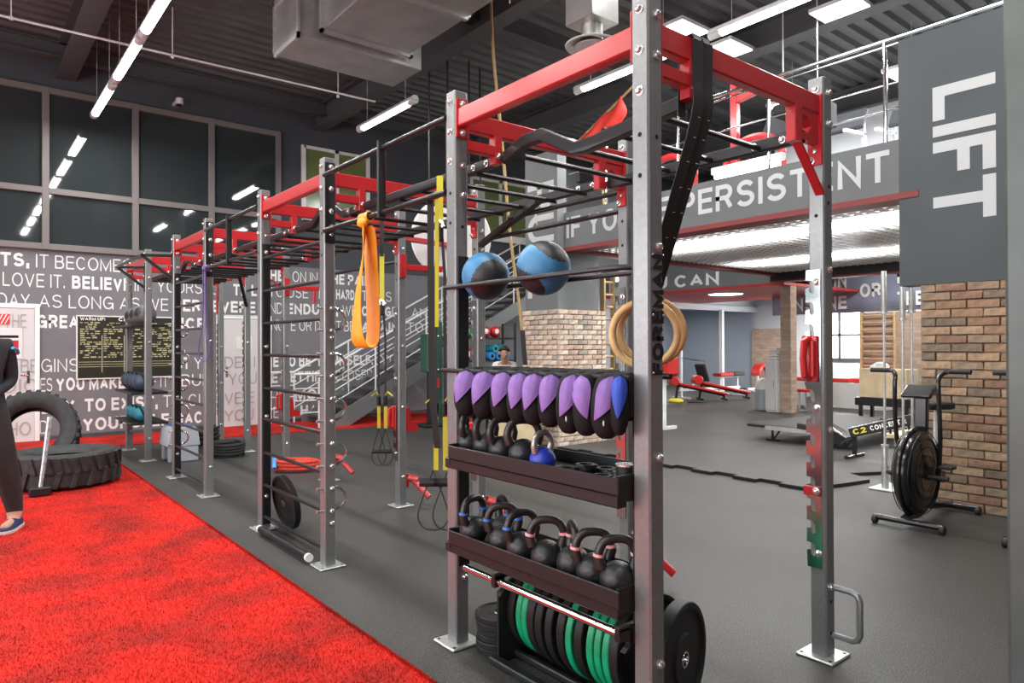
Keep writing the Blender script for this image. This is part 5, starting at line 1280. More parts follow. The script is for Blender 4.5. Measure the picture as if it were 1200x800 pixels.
def hair_cap(t, c, r, m='hair', tilt=(0, 0, 0)):
    b = MB(); nu, nv = 24, 10; vs = []; fs = []
    M = Euler(tilt).to_matrix()
    for j in range(nv+1):
        th = math.radians(100)*j/nv
        for i in range(nu):
            ph = 2*math.pi*i/nu; k = 1.0
            lim = th*(0.62+0.38*(0.5+0.5*math.cos(ph)))   # shorter over the brow (local -x)
            vs.append(Vector(c)+M @ Vector((math.sin(lim)*math.cos(ph)*r[0], math.sin(lim)*math.sin(ph)*r[1], math.cos(lim)*r[2])))
    for j in range(nv):
        for i in range(nu): fs.append((j*nu+i, (j+1)*nu+i, (j+1)*nu+(i+1) % nu, j*nu+(i+1) % nu))
    b.add(vs, fs); b.build('hair', m, t, smooth=60)
def face(t, c, f, s=1.0):
    """eyes, nose, mouth and ears on a head centred at c that looks along f"""
    c = Vector(c); f = Vector(f).normalized(); r = f.cross(Vector((0, 0, 1))).normalized(); u = r.cross(f)
    b = MB(); b.ball(c+f*0.098*s-u*0.02*s, (0.016*s, 0.016*s, 0.024*s), 10, 8); b.build('nose', 'skin', t)
    for q in (-1, 1):
        b = MB(); b.ball(c+f*0.082*s+r*(q*0.033*s)+u*0.012*s, 0.012*s, 10, 8); e = b.build('eye', 'white_paint', t)
        b = MB(); b.ball(c+f*0.091*s+r*(q*0.033*s)+u*0.012*s, 0.006*s, 8, 6); b.build('pupil', 'hair', t)
        b = MB(); b.ball(c+r*(q*0.082*s)-u*0.005*s, (0.018*s, 0.018*s, 0.032*s), 10, 8); b.build('ear', 'skin', t)
        b = MB(); b.tube([c+f*0.088*s+r*(q*0.018*s)+u*0.034*s, c+f*0.086*s+r*(q*0.048*s)+u*0.036*s], 0.004*s, 6); b.build('eyebrow', 'hair', t)
    b = MB(); b.tube([c+f*0.084*s-r*0.024*s-u*0.062*s, c+f*0.092*s-u*0.060*s, c+f*0.084*s+r*0.024*s-u*0.062*s], 0.006*s, 6); b.build('mouth', 'poster_red', t)

# man walking at the edge of the turf
def walker():
    ox, oy = 0.150, 6.95
    def P(x, y, z): return (x, y, z)
    J = {'pelvis': (P(0, 0, 0.97), (0.155, 0.125)), 'waist': (P(0, 0, 1.12), (0.15, 0.115)), 'chest': (P(0, -0.01, 1.33), (0.17, 0.125)), 'neckb': (P(0, -0.01, 1.48), (0.085, 0.075)), 'neck': (P(0, -0.02, 1.56), (0.058, 0.058)), 'head': (P(0, -0.035, 1.66), (0.078, 0.095)), 'crown': (P(0, -0.03, 1.755), (0.06, 0.075)),
         'hipL': (P(0.10, 0.0, 0.88), 0.115), 'kneeL': (P(0.165, 0.03, 0.50), 0.094), 'calfL': (P(0.20, 0.08, 0.33), 0.088), 'ankL': (P(0.235, 0.11, 0.115), 0.060), 'footL': (P(0.22, 0.06, 0.05), 0.04), 'toeL': (P(0.15, -0.10, 0.045), 0.036),
         'hipR': (P(-0.095, 0.0, 0.90), 0.105), 'kneeR': (P(-0.10, -0.16, 0.51), 0.075), 'calfR': (P(-0.10, -0.20, 0.34), 0.066), 'ankR': (P(-0.10, -0.22, 0.12), 0.050), 'footR': (P(-0.10, -0.25, 0.05), 0.04), 'toeR': (P(-0.12, -0.40, 0.045), 0.036),
         'shL': (P(0.175, -0.01, 1.43), 0.072), 'elL': (P(0.205, 0.02, 1.15), 0.052), 'wrL': (P(0.02, -0.20, 1.02), 0.034),
         'shR': (P(-0.175, -0.01, 1.43), 0.072), 'elR': (P(-0.24, 0.03, 1.15), 0.05), 'wrR': (P(-0.22, -0.12, 0.97), 0.034)}
    B = [('pelvis', 'waist'), ('waist', 'chest'), ('chest', 'neckb'), ('neckb', 'neck'), ('neck', 'head'), ('head', 'crown')]
    for s in 'LR': B += [('pelvis', 'hip'+s), ('hip'+s, 'knee'+s), ('knee'+s, 'calf'+s), ('calf'+s, 'ank'+s), ('ank'+s, 'foot'+s), ('foot'+s, 'toe'+s), ('chest', 'sh'+s), ('sh'+s, 'el'+s), ('el'+s, 'wr'+s)]
    Z = {}
    for q in [('pelvis', 'waist'), ('waist', 'chest'), ('chest', 'neckb')]: Z[q] = 1
    for q in [('neckb', 'neck'), ('neck', 'head'), ('head', 'crown')]: Z[q] = 0
    for s in 'LR':
        for q in [('pelvis', 'hip'+s), ('hip'+s, 'knee'+s), ('knee'+s, 'calf'+s), ('calf'+s, 'ank'+s)]: Z[q] = 2
        Z[('ank'+s, 'foot'+s)] = 0; Z[('foot'+s, 'toe'+s)] = 0; Z[('chest', 'sh'+s)] = 1; Z[('sh'+s, 'el'+s)] = 1; Z[('el'+s, 'wr'+s)] = 1 if s == 'L' else 0
    hand_joints(J, B, Z, 'wrL', 'L', (-0.9, -0.25, -0.1), (0.0, 0.1, -1), (0, -1, 0), 0)
    hand_joints(J, B, Z, 'wrR', 'R', (0.1, -0.8, -0.6), (0.2, 0.5, -0.8), (1, 0, 0), 0)
    t = figure('person', 'person in black top and dark joggers with navy slip-on shoes walking on the turf', J, B, ['skin', 'shirt_black', 'pants_black'], Z, (ox, oy, 0.012))
    L = Vector((ox, oy, 0.012))
    face(t, L+Vector((0, -0.045, 1.68)), (-0.2, -1, -0.05)); hair_cap(t, L+Vector((0, -0.02, 1.70)), (0.112, 0.10, 0.112), tilt=(0, 0, math.radians(90)))
    for s, (h, toe, yaw) in {'L': (Vector((0.245, 0.12, 0)), Vector((0.14, -0.13, 0)), 0), 'R': (Vector((-0.095, -0.20, 0)), Vector((-0.125, -0.43, 0)), 0)}.items():
        d = (toe-h).normalized(); n = Vector((-d.y, d.x, 0))
        vs = []; fs = []; ring = 14; LEN = 0.30
        prof = [(0.0, 0.034, 0.085), (0.03, 0.044, 0.100), (0.09, 0.048, 0.100), (0.14, 0.050, 0.085), (0.20, 0.054, 0.066), (0.26, 0.047, 0.052), (0.30, 0.020, 0.036)]
        o0 = L+h-d*0.04
        for (q, w, z) in prof:
            for i in range(ring):
                a = math.pi*i/(ring-1); vs.append(o0+d*q+n*(w*math.cos(a))+Vector((0, 0, 0.02+(z-0.02)*max(0.0, math.sin(a))**0.7)))
        for j in range(len(prof)-1):
            for i in range(ring-1): fs.append((j*ring+i, j*ring+i+1, (j+1)*ring+i+1, (j+1)*ring+i))
        fs.append(tuple(range(ring))); fs.append(tuple((len(prof)-1)*ring+i for i in range(ring)))
        b = MB(); b.add(vs, fs); sh = b.build('shoe', 'shoe_navy', t, smooth=60)
        poly = [(q-0.004 if k == 0 else q+0.004 if k == len(prof)-1 else q, w+0.004) for k, (q, w, z) in enumerate(prof)]
        poly = poly+[(q, -w) for q, w in reversed(poly)]
        b = MB(); b.prism(poly, o0, d, n, (0, 0, 0.024)); b.build('sole', 'shoe_sole', sh)
    b = MB(); b.tube([L+Vector((0.205, -0.125, 1.415)), L+Vector((0.235, -0.09, 1.40)), L+Vector((0.245, -0.03, 1.375))], 0.012, 8); b.build('sleeve_trim', 'cyan', t)
    t.scale = (1.05, 1.05, 1.05)
    return t
walker()
def sitter(name, label, x, y, seat, yaw, top, pants, lean=0.25, shoe='shoe_cream', headdown=0.06):
    """seated person, facing local -y, then turned by yaw"""
    l = lean
    J = {'pelvis': ((0, 0, seat+0.10), (0.15, 0.12)), 'waist': ((0, -0.3*l*0.5, seat+0.24), (0.135, 0.11)), 'chest': ((0, -l*0.62, seat+0.44), (0.155, 0.115)), 'neckb': ((0, -l*0.85, seat+0.57), (0.075, 0.07)), 'neck': ((0, -l*0.98-headdown*0.4, seat+0.63), (0.052, 0.052)), 'head': ((0, -l*1.08-headdown, seat+0.72), (0.075, 0.09)), 'crown': ((0, -l*1.02-headdown, seat+0.81), (0.058, 0.072))}
    B = [('pelvis', 'waist'), ('waist', 'chest'), ('chest', 'neckb'), ('neckb', 'neck'), ('neck', 'head'), ('head', 'crown')]; Z = {('pelvis', 'waist'): 1, ('waist', 'chest'): 1, ('chest', 'neckb'): 1}
    for s, q in (('L', 1), ('R', -1)):
        J['hip'+s] = ((q*0.09, -0.04, seat+0.08), 0.095); J['knee'+s] = ((q*0.14, -0.42, seat+0.07), 0.072); J['calf'+s] = ((q*0.14, -0.42, seat*0.55), 0.062); J['ank'+s] = ((q*0.14, -0.40, 0.10), 0.045); J['toe'+s] = ((q*0.15, -0.55, 0.045), 0.038)
        J['sh'+s] = ((q*0.165, -l*0.72, seat+0.53), 0.066); J['el'+s] = ((q*0.21, -l*0.6-0.13, seat+0.28), 0.047); J['wr'+s] = ((q*0.06, -l*0.6-0.30, seat+0.25), 0.032)
        B += [('pelvis', 'hip'+s), ('hip'+s, 'knee'+s), ('knee'+s, 'calf'+s), ('calf'+s, 'ank'+s), ('ank'+s, 'toe'+s), ('chest', 'sh'+s), ('sh'+s, 'el'+s), ('el'+s, 'wr'+s)]
        for k in [('pelvis', 'hip'+s), ('hip'+s, 'knee'+s), ('knee'+s, 'calf'+s), ('calf'+s, 'ank'+s)]: Z[k] = 2
        Z[('ank'+s, 'toe'+s)] = 3; Z[('chest', 'sh'+s)] = 1; Z[('sh'+s, 'el'+s)] = 1
        hand_joints(J, B, Z, 'wr'+s, s, (-q*0.5, -0.8, -0.1), (0, -0.1, -1) if q > 0 else (0, -0.1, 1), (-q, 0, 0), 0)
    t = figure(name, label, J, B, ['skin', top, pants, shoe], Z, (x, y, 0))
    c = Vector((0, -l*1.07-headdown, seat+0.745)); f = (0, -1, -0.55)
    L = Vector((x, y, 0)); face(t, L+c, f); hair_cap(t, L+c+Vector((0, 0.012, 0.012)), (0.108, 0.098, 0.108), tilt=(0, 0, math.radians(90)))
    t.rotation_euler = (0, 0, yaw)
    return t
sitter('person', 'person in a white T-shirt sitting with lowered head on a low black bench', 7.36, 9.32, 0.64, math.radians(-40), 'shirt_white', 'pants_black', 0.30)
sitter('person', 'person in grey shirt and black trousers sitting on a red bench', 15.55, 8.25, 0.48, math.radians(50), 'shirt_grey', 'pants_black', 0.2)
# ================================================================ RIGHT SIDE AND FAR HALL
# steel post standing close by
t = thing('steel_post', 'greenish grey steel post standing close beside the brick wall view', 'post', (3.16, 0.80, 0))
b = MB(); b.bar((3.15, 0.80, 0.012), (3.15, 0.80, 3.6), 0.13, 0.13, 0.012, (0, 1, 0)); b.build('column', 'steel_pillar', t)
b = MB(); b.cbox(3.04, 3.29, 0.675, 0.925, 0, 0.014, 0.004); b.build('base_plate', 'galv', t)

# interlocking rubber mat
def mat_poly():
    pts = []; x = 6.80; y = 8.6
    base = [(6.80, 8.0), (6.80, 3.60), (7.28, 3.60), (7.72, 3.42), (7.92, 3.72), (8.36, 3.50), (8.36, 1.2), (12.6, 1.2), (12.6, 8.0)]
    out = []; y = 7.9; k = 0
    out.append((6.80, 7.4))
    y = 7.3
    while y > 3.75:
        o = 0.085 if k % 2 else 0.0
        out += [(6.80+o, y), (6.80+o, y-0.28)]; y -= 0.28; k += 1
    out += [(6.80, 3.62), (7.30, 3.50), (7.74, 3.42), (7.93, 3.74), (8.40, 3.50), (8.40, 2.9), (12.6, 2.9), (12.6, 7.4)]
    return out
mt = thing('rubber_mat', 'dark interlocking rubber mat with a jagged edge under the mezzanine', 'mat', (6.8, 5, 0))
b = MB(); b.prism(mat_poly(), (0, 0, 0.0), (1, 0, 0), (0, 1, 0), (0, 0, 0.034)); b.build('body', 'hole', mt, smooth=0)
b = MB(); b.prism([(x+0.02 if x < 8 else x, y+(0.02 if y < 3 else 0)) for x, y in mat_poly()], (0, 0, 0.034), (1, 0, 0), (0, 1, 0), (0, 0, 0.003)); b.build('top_sheet', 'rubber_floor', mt, smooth=0)
# air bike
bk = thing('air_bike', 'black air bike with a large fan wheel before the brick wall', 'exercise bike', (6.5, 2.40, 0))
yc = 2.40
M = T(6.30, yc, 0.425) @ Rx(90)
b = MB(); b.lathe([(1e-6, -0.075), (0.10, -0.085), (0.30, -0.07), (0.345, -0.045), (0.355, 0), (0.345, 0.045), (0.30, 0.07), (0.10, 0.085), (1e-6, 0.075)], 48, M); b.build('fan_shroud', 'bike_black' if 'bike_black' in MATS else mat('bike_black', (0.010, 0.010, 0.011), 0.22, coat=0.3).name, bk, smooth=50)
for q in (-1, 1):
    for rr_ in (0.15, 0.22, 0.29, 0.34):
        b = MB(); b.tube([M @ Vector((rr_*math.cos(a), rr_*math.sin(a), q*(0.092-0.03*(rr_/0.34)**3))) for a in [2*math.pi*k/40 for k in range(40)]], 0.004, 6, closed=True); b.build('guard_ring', 'bar_black', bk)
b = MB(); b.tube([M @ Vector((0.372*math.cos(a), 0.372*math.sin(a), 0.0)) for a in [2*math.pi*k/48 for k in range(48)]], 0.016, 8, closed=True); b.build('frame_hoop', 'bike_black', bk)
for x, y0, y1 in ((6.05, 2.11, 2.64), (7.0, 2.16, 2.62)):
    b = MB(); b.tube([(x, y0, 0.055), (x, y1, 0.055)], 0.026, 12); b.build('stabiliser', 'bike_black', bk)
    for y in (y0+0.01, y1-0.01):
        b = MB(); b.lathe([(0.03, -0.02), (0.036, -0.015), (0.036, 0.015), (0.03, 0.02)], 12, T(x-0.005, y, 0.036) @ Rx(90)); b.build('foot_wheel', 'black_rubber', bk)
b = MB(); b.bar((6.05, yc, 0.07), (6.22, yc, 0.09), 0.06, 0.05); b.build('front_strut', 'bike_black', bk)
b = MB(); b.bar((6.5, yc, 0.12), (7.0, yc, 0.06), 0.07, 0.05); b.bar((6.55, yc, 0.13), (6.72, yc, 0.62), 0.08, 0.06, up=(1, 0, 0)); b.bar((6.62, yc-0.09, 0.36), (6.40, yc-0.09, 0.42), 0.03, 0.10); b.build('main_frame', 'bike_black', bk)
b = MB(); b.bar((6.40, yc, 0.70), (6.42, yc, 1.12), 0.10, 0.06, 0.01, (1, 0, 0)); b.build('console_mast', 'bike_black', bk)
b = MB(); b.M = T(6.36, yc, 1.10) @ Ry(-28); b.cbox(-0.09, 0.09, -0.12, 0.12, -0.02, 0.02, 0.012); b.M = None; b.build('console', 'bike_black', bk)
for q, gy in ((1, 0.16), (-1, -0.17)):
    yy = yc+q*0.17
    P = [(6.42, yc+q*0.12, 0.36), (6.33, yy, 0.70), (6.30, yy, 1.12), (6.315, yy, 1.22), (6.35, yy+q*0.03, 1.265), (6.36, yy+q*0.07, 1.275)]
    b = MB(); b.tube(cr(P, 3), 0.018, 10); b.build('arm_lever', 'bike_black', bk)
    b = MB(); b.tube([(6.36, yy+q*0.06, 1.275), (6.35, yy+q*0.22, 1.275)], 0.021, 10); b.build('hand_grip', 'black_rubber', bk)
    b = MB(); b.bar((6.50, yc+q*0.11, 0.36), (6.50+q*0.10, yc+q*0.13, 0.36-q*0.12), 0.022, 0.03, 0.004); b.build('crank', 'chrome', bk)
    b = MB(); b.cbox(6.50+q*0.10-0.05, 6.50+q*0.10+0.05, yc+q*0.14 if q > 0 else yc-0.25, yc+0.25 if q > 0 else yc-0.14, 0.36-q*0.12-0.014, 0.36-q*0.12+0.014, 0.006); b.build('pedal', 'black_rubber', bk)
    b = MB(); b.tube([(6.30, yc+q*0.09, 0.40), (6.30, yc+q*0.24, 0.40)], 0.018, 8); b.build('foot_peg', 'black_rubber', bk)
b = MB(); b.tube([(6.70, yc, 0.55), (6.72, yc, 0.92)], 0.018, 10); b.build('seat_post', 'white_steel', bk)
b = MB(); b.prism([(-0.13, 0.03), (-0.05, 0.05), (0.06, 0.11), (0.13, 0.11), (0.15, 0.0), (0.13, -0.11), (0.06, -0.11), (-0.05, -0.05), (-0.13, -0.03)], (6.72, yc, 0.93), (1, 0, 0), (0, 1, 0), (0, 0, 0.06)); b.build('saddle', 'black_rubber', bk, bevel=0.012)

bk2 = dup(bk, (6.5, 1.47, 0), (0, 0, 0), 'black air bike standing half behind the steel post')
# bars standing in a holder
h = thing('bar_holder', 'black steel bar holder on the floor behind the air bike', 'bar holder', (7.56, 3.08, 0))
b = MB(); b.cbox(7.38, 7.80, 2.90, 3.28, 0.0, 0.02, 0.005); b.build('base', 'galv', h)
for (x, y) in ((7.50, 3.16), (7.60, 3.02), (7.72, 2.98)):
    b = MB(); b.lathe([(0.034, 0.02), (0.034, 0.25), (0.029, 0.25), (0.029, 0.03)], 14, T(x, y, 0)); b.build('socket', 'galv', h)
for k, (x, y, zt) in enumerate(((7.50, 3.16, 2.26), (7.60, 3.02, 2.19), (7.72, 2.98, 2.27))):
    t = thing('barbell', 'steel barbell on end in the holder, %s' % ['beside the mat corner', 'middle one, set lowest', 'closest to the brick wall'][k], 'barbell', (x, y, 0.03), group='barbells in the holder')
    b = MB(); b.lathe([(0.014, 0.40), (0.014, zt-0.42)], 12, T(x, y, 0)); b.build('shaft', 'galv', t)
    for z0, z1 in ((0.04, 0.45), (zt-0.43, zt)):
        b = MB(); b.lathe([(0.0245, z0), (0.0255, z0+0.004), (0.0255, z1-0.004), (0.0245, z1)], 14, T(x, y, 0)); b.build('sleeve', 'galv', t)
        zc_ = z1 if z0 < 0.1 else z0
        b = MB(); b.lathe([(0.038, zc_-0.014), (0.038, zc_+0.014)], 14, T(x, y, 0)); b.build('stop_collar', 'galv', t)

# low platform bench
t = thing('low_platform', 'low dark platform with an aluminium edge and black splayed legs', 'platform', (10.8, 5.6, 0.022))
b = MB(); b.cbox(9.60, 12.0, 4.5, 6.05, 0.255, 0.285, 0.006); b.build('top_board', 'black_rubber', t)
b = MB(); b.box(9.585, 9.60, 4.5, 5.80, 0.215, 0.275); b.box(9.6, 12.0, 4.485, 4.5, 0.215, 0.275); b.build('edge_rail', 'galv', t)
b = MB(); b.tube([(9.58, 6.06, 0.265), (9.58, 5.78, 0.265)], 0.022, 8); b.tube([(9.58, 6.06, 0.265), (12.0, 6.06, 0.265)], 0.02, 8); b.build('end_tube', 'bar_black', t)
for x, y in ((9.75, 5.75), (11.8, 5.75), (9.75, 4.65), (11.8, 4.65)):
    b = MB(); b.bar((x, y, 0.255), (x, y, 0.05), 0.03, 0.03, up=(0, 1, 0)); b.bar((x, y-0.16, 0.25), (x, y-0.02, 0.06), 0.025, 0.025, up=(1, 0, 0)); b.bar((x, y-0.12, 0.050), (x, y+0.1, 0.050), 0.04, 0.024); b.build('leg', 'rig_black', t)
# plywood platform with tube handles
t = thing('jump_platform', 'pale plywood platform with black tube handles beside the low platform', 'platform', (11.6, 4.0, 0.022))
b = MB(); b.cbox(10.4, 12.4, 3.1, 4.40, 0.16, 0.22, 0.006); b.build('board', 'ply', t)
b = MB(); b.cbox(10.5, 12.3, 3.2, 4.3, 0.038, 0.16, 0.004); b.build('base', 'ply', t)
for y in (3.3, 4.2):
    b = MB(); b.tube(cr([(10.45, y-0.12, 0.20), (10.44, y-0.12, 0.36), (10.44, y, 0.40), (10.44, y+0.12, 0.36), (10.45, y+0.12, 0.20)], 4), 0.016, 8); b.build('tube_handle', 'bar_black', t)
b = MB(); b.tube([(10.42, 3.15, 0.42), (10.42, 4.45, 0.42)], 0.018, 8); b.tube([(10.42, 3.15, 0.42), (10.42, 3.15, 0.2)], 0.018, 8); b.tube([(10.42, 4.42, 0.42), (10.42, 4.42, 0.2)], 0.018, 8); b.build('tube_rail', 'bar_black', t)
# rowing machine seen end on
t = thing('rowing_machine', 'black rowing machine with a yellow and white printed rail beside the air bike', 'rowing machine', (9.0, 4.1, 0))
A = Vector((9.0, 4.22, 0.36)); Bq = Vector((9.25, 2.9, 0.78))
b = MB(); b.bar(A, Bq, 0.06, 0.13, 0.008); b.build('rail', 'bike_black', t)
b = MB(); b.prism([(-0.02, 0.30), (0.34, 0.48), (0.46, 0.44), (0.44, 0.36), (0.12, 0.20)], (8.94, 4.25, 0), (0, 1, 0), (0, 0, 1), (0.24, 0, 0)); b.build('nose_cover', 'bike_black', t, bevel=0.01)
b = MB(); b.bar((9.02, 4.45, 0.36), (9.02, 4.9, 0.40), 0.20, 0.08, 0.01); b.build('foot_rest', 'black_rubber', t)
for y, zt_ in ((4.2, 0.36), (3.0, 0.74)):
    b = MB(); b.bar((9.08, y, zt_), (9.08, y, 0.06), 0.05, 0.05, up=(1, 0, 0)); b.bar((8.85, y, 0.061), (9.31, y, 0.061), 0.05, 0.045); b.build('stand', 'bike_black', t)
b = MB(); b.cbox(8.98, 9.28, 3.1, 3.35, 0.75, 0.79, 0.015); b.build('sliding_seat', 'black_rubber', t)
d = (Bq-A).normalized(); upv = Vector((-1, 0, 0)).cross(d); upv = upv if upv.z > 0 else -upv
lettering('C2', A+d*0.06+Vector((-0.031, 0, -0.035)), d, upv, 0.07, 'strap_yellow', t, width=0.16, weight=0.22)
lettering('CONCEPT 2', A+d*0.27+Vector((-0.031, 0, -0.03)), d, upv, 0.06, 'letter_white', t, width=0.42, weight=0.2)

# far hall: soffit, banner, walls
fs = thing('far_gallery', None, None, (16, 11, 2.8), kind='structure')
MB().box(14.0, 14.12, 7.95, 13.4, 2.86, 3.6).build('gallery_fascia', 'fascia', fs)
MB().box(13.98, 18.2, 7.95, 13.4, 2.80, 2.86).build('gallery_soffit', 'soffit_red', fs)
MB().box(14.12, 21.6, 7.95, 13.4, 3.3, 3.6).build('gallery_slab', 'fascia', fs)
lettering('IF YOU CAN', (14.0, 13.1, 2.93), (0, -1, 0), (0, 0, 1), 0.30, 'letter_white', fs, width=3.5, weight=0.2)
t = thing('downlight', 'round white downlight in the red soffit', 'lamp', (15.3, 10.3, 2.79))
b = MB(); b.lathe([(0.42, 0.0), (0.44, 0.0), (0.44, 0.012), (0.42, 0.012), (0.42, 0.0)], 28, T(15.3, 10.3, 2.788)); b.build('trim_ring', 'lamp_body', t)
b = MB(); b.lathe([(1e-6, 0.0), (0.42, 0.0), (0.42, 0.008)], 28, T(15.3, 10.3, 2.786)); b.build('glowing_disc', 'panel_glow', t)
def area(parent, loc, sx, sy, e, col=(1, 0.98, 0.95), rot=(0, 0, 0)):
    ld = bpy.data.lights.new('lamp_light', 'AREA'); ld.shape = 'RECTANGLE'; ld.size = sx; ld.size_y = sy; ld.energy = e; ld.color = col
    lo = bpy.data.objects.new('lamp_light', ld); COL.objects.link(lo); lo.parent = parent; lo.location = Vector(loc)-wl(parent); lo.rotation_euler = rot
area(t, (15.3, 10.3, 2.77), 0.7, 0.7, 40)
for k, (x, y, z) in enumerate(((15.6, 6.0, 3.9), (18.5, 6.0, 3.9), (17.0, 3.0, 3.9), (19.9, 10.3, 2.95), (19.9, 8.9, 2.95))):
    t = thing('linear_lamp', 'linear lamp in the bright far hall, %s' % ['between mezzanine and banner', 'past the banner', 'before the banner end', 'over the benches by the brick pier', 'behind the red soffit'][k], 'lamp', (x, y, z), group='far hall lamps')
    MB().box(x-0.07, x+0.07, y-0.7, y+0.7, z, z+0.06).build('housing', 'lamp_body', t)
    MB().box(x-0.06, x+0.06, y-0.65, y+0.65, z-0.02, z).build('glowing_diffuser', 'panel_glow', t)
    if z > 3.5:
        w_ = MB(); w_.tube([(x, y, z+0.06), (x, y, ZC)], 0.005, 5); w_.build('hanger_wire', 'cable', t)
    else:
        w_ = MB(); w_.tube([(x, y, z+0.06), (x, y, 3.3)], 0.005, 5); w_.build('hanger_wire', 'cable', t)
    area(t, (x, y, z-0.03), 0.12, 1.3, 150)
# blue wall with alcove
wa = thing('wall_alcove', None, None, (17, 13.4, 0), kind='structure')
MB().box(12.2, 16.0, YB, YB+0.2, 0, ZC).build('wall_pier', 'wall_light', wa)
MB().box(16.0, 22, YB, YB+0.2, 2.78, ZC).build('wall_header', 'wall_light', wa)
MB().box(15.9, 21.6, YB-0.10, YB+0.05, 2.62, 2.80).build('header_beam', 'wall_light', wa)
MB().box(15.9, 22, 16.6, 16.8, 0, 2.9).build('alcove_back', 'wall_blue', wa)
MB().box(15.9, 16.0, YB, 16.7, 0, 2.9).build('alcove_side', 'wall_blue', wa)
MB().box(21.45, 21.59, YB, 16.7, 0, 2.77).build('alcove_end', 'wall_blue', wa)
MB().box(15.9, 22, YB+0.1, 16.8, 2.78, 2.9).build('alcove_ceiling', 'wall_light', wa)
b = MB(); b.bar((19.45, 13.25, 0), (19.45, 13.25, 2.64), 0.12, 0.12, up=(0, 1, 0)); b.build('alcove_post', 'white_steel', wa)
t = thing('linear_lamp', 'linear ceiling lamp inside the blue alcove', 'lamp', (18.3, 15, 2.74))
MB().box(17.2, 19.4, 14.95, 15.07, 2.69, 2.75).build('housing', 'lamp_body', t); MB().box(17.25, 19.35, 14.96, 15.06, 2.67, 2.69).build('glowing_diffuser', 'panel_glow', t); area(t, (18.3, 15, 2.66), 2.0, 0.1, 90)
t = thing('wall_pipe', 'white bent pipe on the alcove wall', 'pipe', (17.3, 16.5, 2.2))
b = MB(); b.tube(cr([(16.1, 16.5, 2.05), (17.6, 16.5, 2.05), (17.85, 16.5, 2.12), (17.9, 16.5, 2.35)], 4), 0.05, 10); b.build('pipe_run', 'white_steel', t)

# wall bits at the end of the hall
b = MB(); b.box(21.4, 21.6, 11.95, 13.38, 0, 2.05); b.build('wall_brick_end', 'far_brick', kind='structure')
def bright_window(n, y0, y1, z0, z1, nx, nz):
    w = thing('window_%d' % n, None, None, (21.58, (y0+y1)/2, z0), kind='structure')
    f = MB(); X_ = 21.56
    for k in range(nx+1): y = y0+(y1-y0)*k/nx; f.box(X_-0.04, X_+0.03, y-0.035, y+0.035, z0, z1)
    for k in range(nz+1): z = z0+(z1-z0)*k/nz; f.box(X_-0.04, X_+0.03, y0, y1, z-0.03, z+0.03)
    f.build('window_frame', 'beam_grey', w)
    for i in range(nx):
        for j in range(nz):
            a0, a1 = y0+(y1-y0)*i/nx+0.035, y0+(y1-y0)*(i+1)/nx-0.035; c0, c1 = z0+(z1-z0)*j/nz+0.03, z0+(z1-z0)*(j+1)/nz-0.03
            MB().box(X_+0.0, X_+0.02, a0, a1, c0, c1).build('pane', 'daylight', w)
    ld = bpy.data.lights.new('window_light', 'AREA'); ld.shape = 'RECTANGLE'; ld.size = y1-y0; ld.size_y = z1-z0; ld.energy = 120; ld.color = (0.93, 0.97, 1)
    lo = bpy.data.objects.new('window_light', ld); COL.objects.link(lo); lo.parent = w; lo.location = Vector((21.48, (y0+y1)/2, (z0+z1)/2))-wl(w); lo.rotation_euler = (0, math.radians(90), 0)
bright_window(4, 9.72, 11.1, 1.05, 2.55, 2, 2)
bright_window(5, 6.9, 8.5, 1.05, 2.55, 2, 2)
bright_window(6, 3.6, 5.6, 1.05, 2.55, 2, 2)
bright_window(7, 12.15, 12.75, 1.35, 2.0, 1, 1)
# banner
t = thing('banner', 'grey blue fabric banner with white lettering across the far hall', 'banner', (17.5, 7.3, 2.3))
vs = []; fs_ = []; n = 60
for i in range(n+1):
    y = 10.3-7.8*i/n
    for z in (2.30, 2.7, 3.1, 3.48): vs.append((17.5+0.035*math.sin(i*0.9)*(3.6-z)/1.2, y, z))
for i in range(n):
    for j in range(3): fs_.append((i*4+j, (i+1)*4+j, (i+1)*4+j+1, i*4+j+1))
b = MB(); b.add(vs, fs_); o = b.build('cloth', 'banner_blue', t, smooth=60); md = o.modifiers.new('thick', 'SOLIDIFY'); md.thickness = 0.006
b = MB(); b.tube([(17.5, 10.3, 3.5), (17.5, 2.5, 3.5)], 0.02, 8); b.build('hanging_rod', 'white_steel', t)
b = MB()
for y in (10, 8, 5, 3): b.tube([(17.5, y, 3.5), (17.5, y, ZC)], 0.006, 5)
b.build('hanging_wire', 'cable', t)
for s, y0, z, w, c in (('TRAIN', 9.35, 2.93, 1.1, 0.40), ('INSANE', 9.75, 2.40, 1.5, 0.33), ('OR', 7.92, 2.66, 0.50, 0.34), ('REMAIN', 7.05, 2.95, 1.3, 0.40), ('THE SAME', 7.05, 2.42, 1.5, 0.33)):
    lettering(s, (17.455, y0, z), (0, -1, 0), (0, 0, 1), c, 'letter_white', t, width=w, weight=0.21)

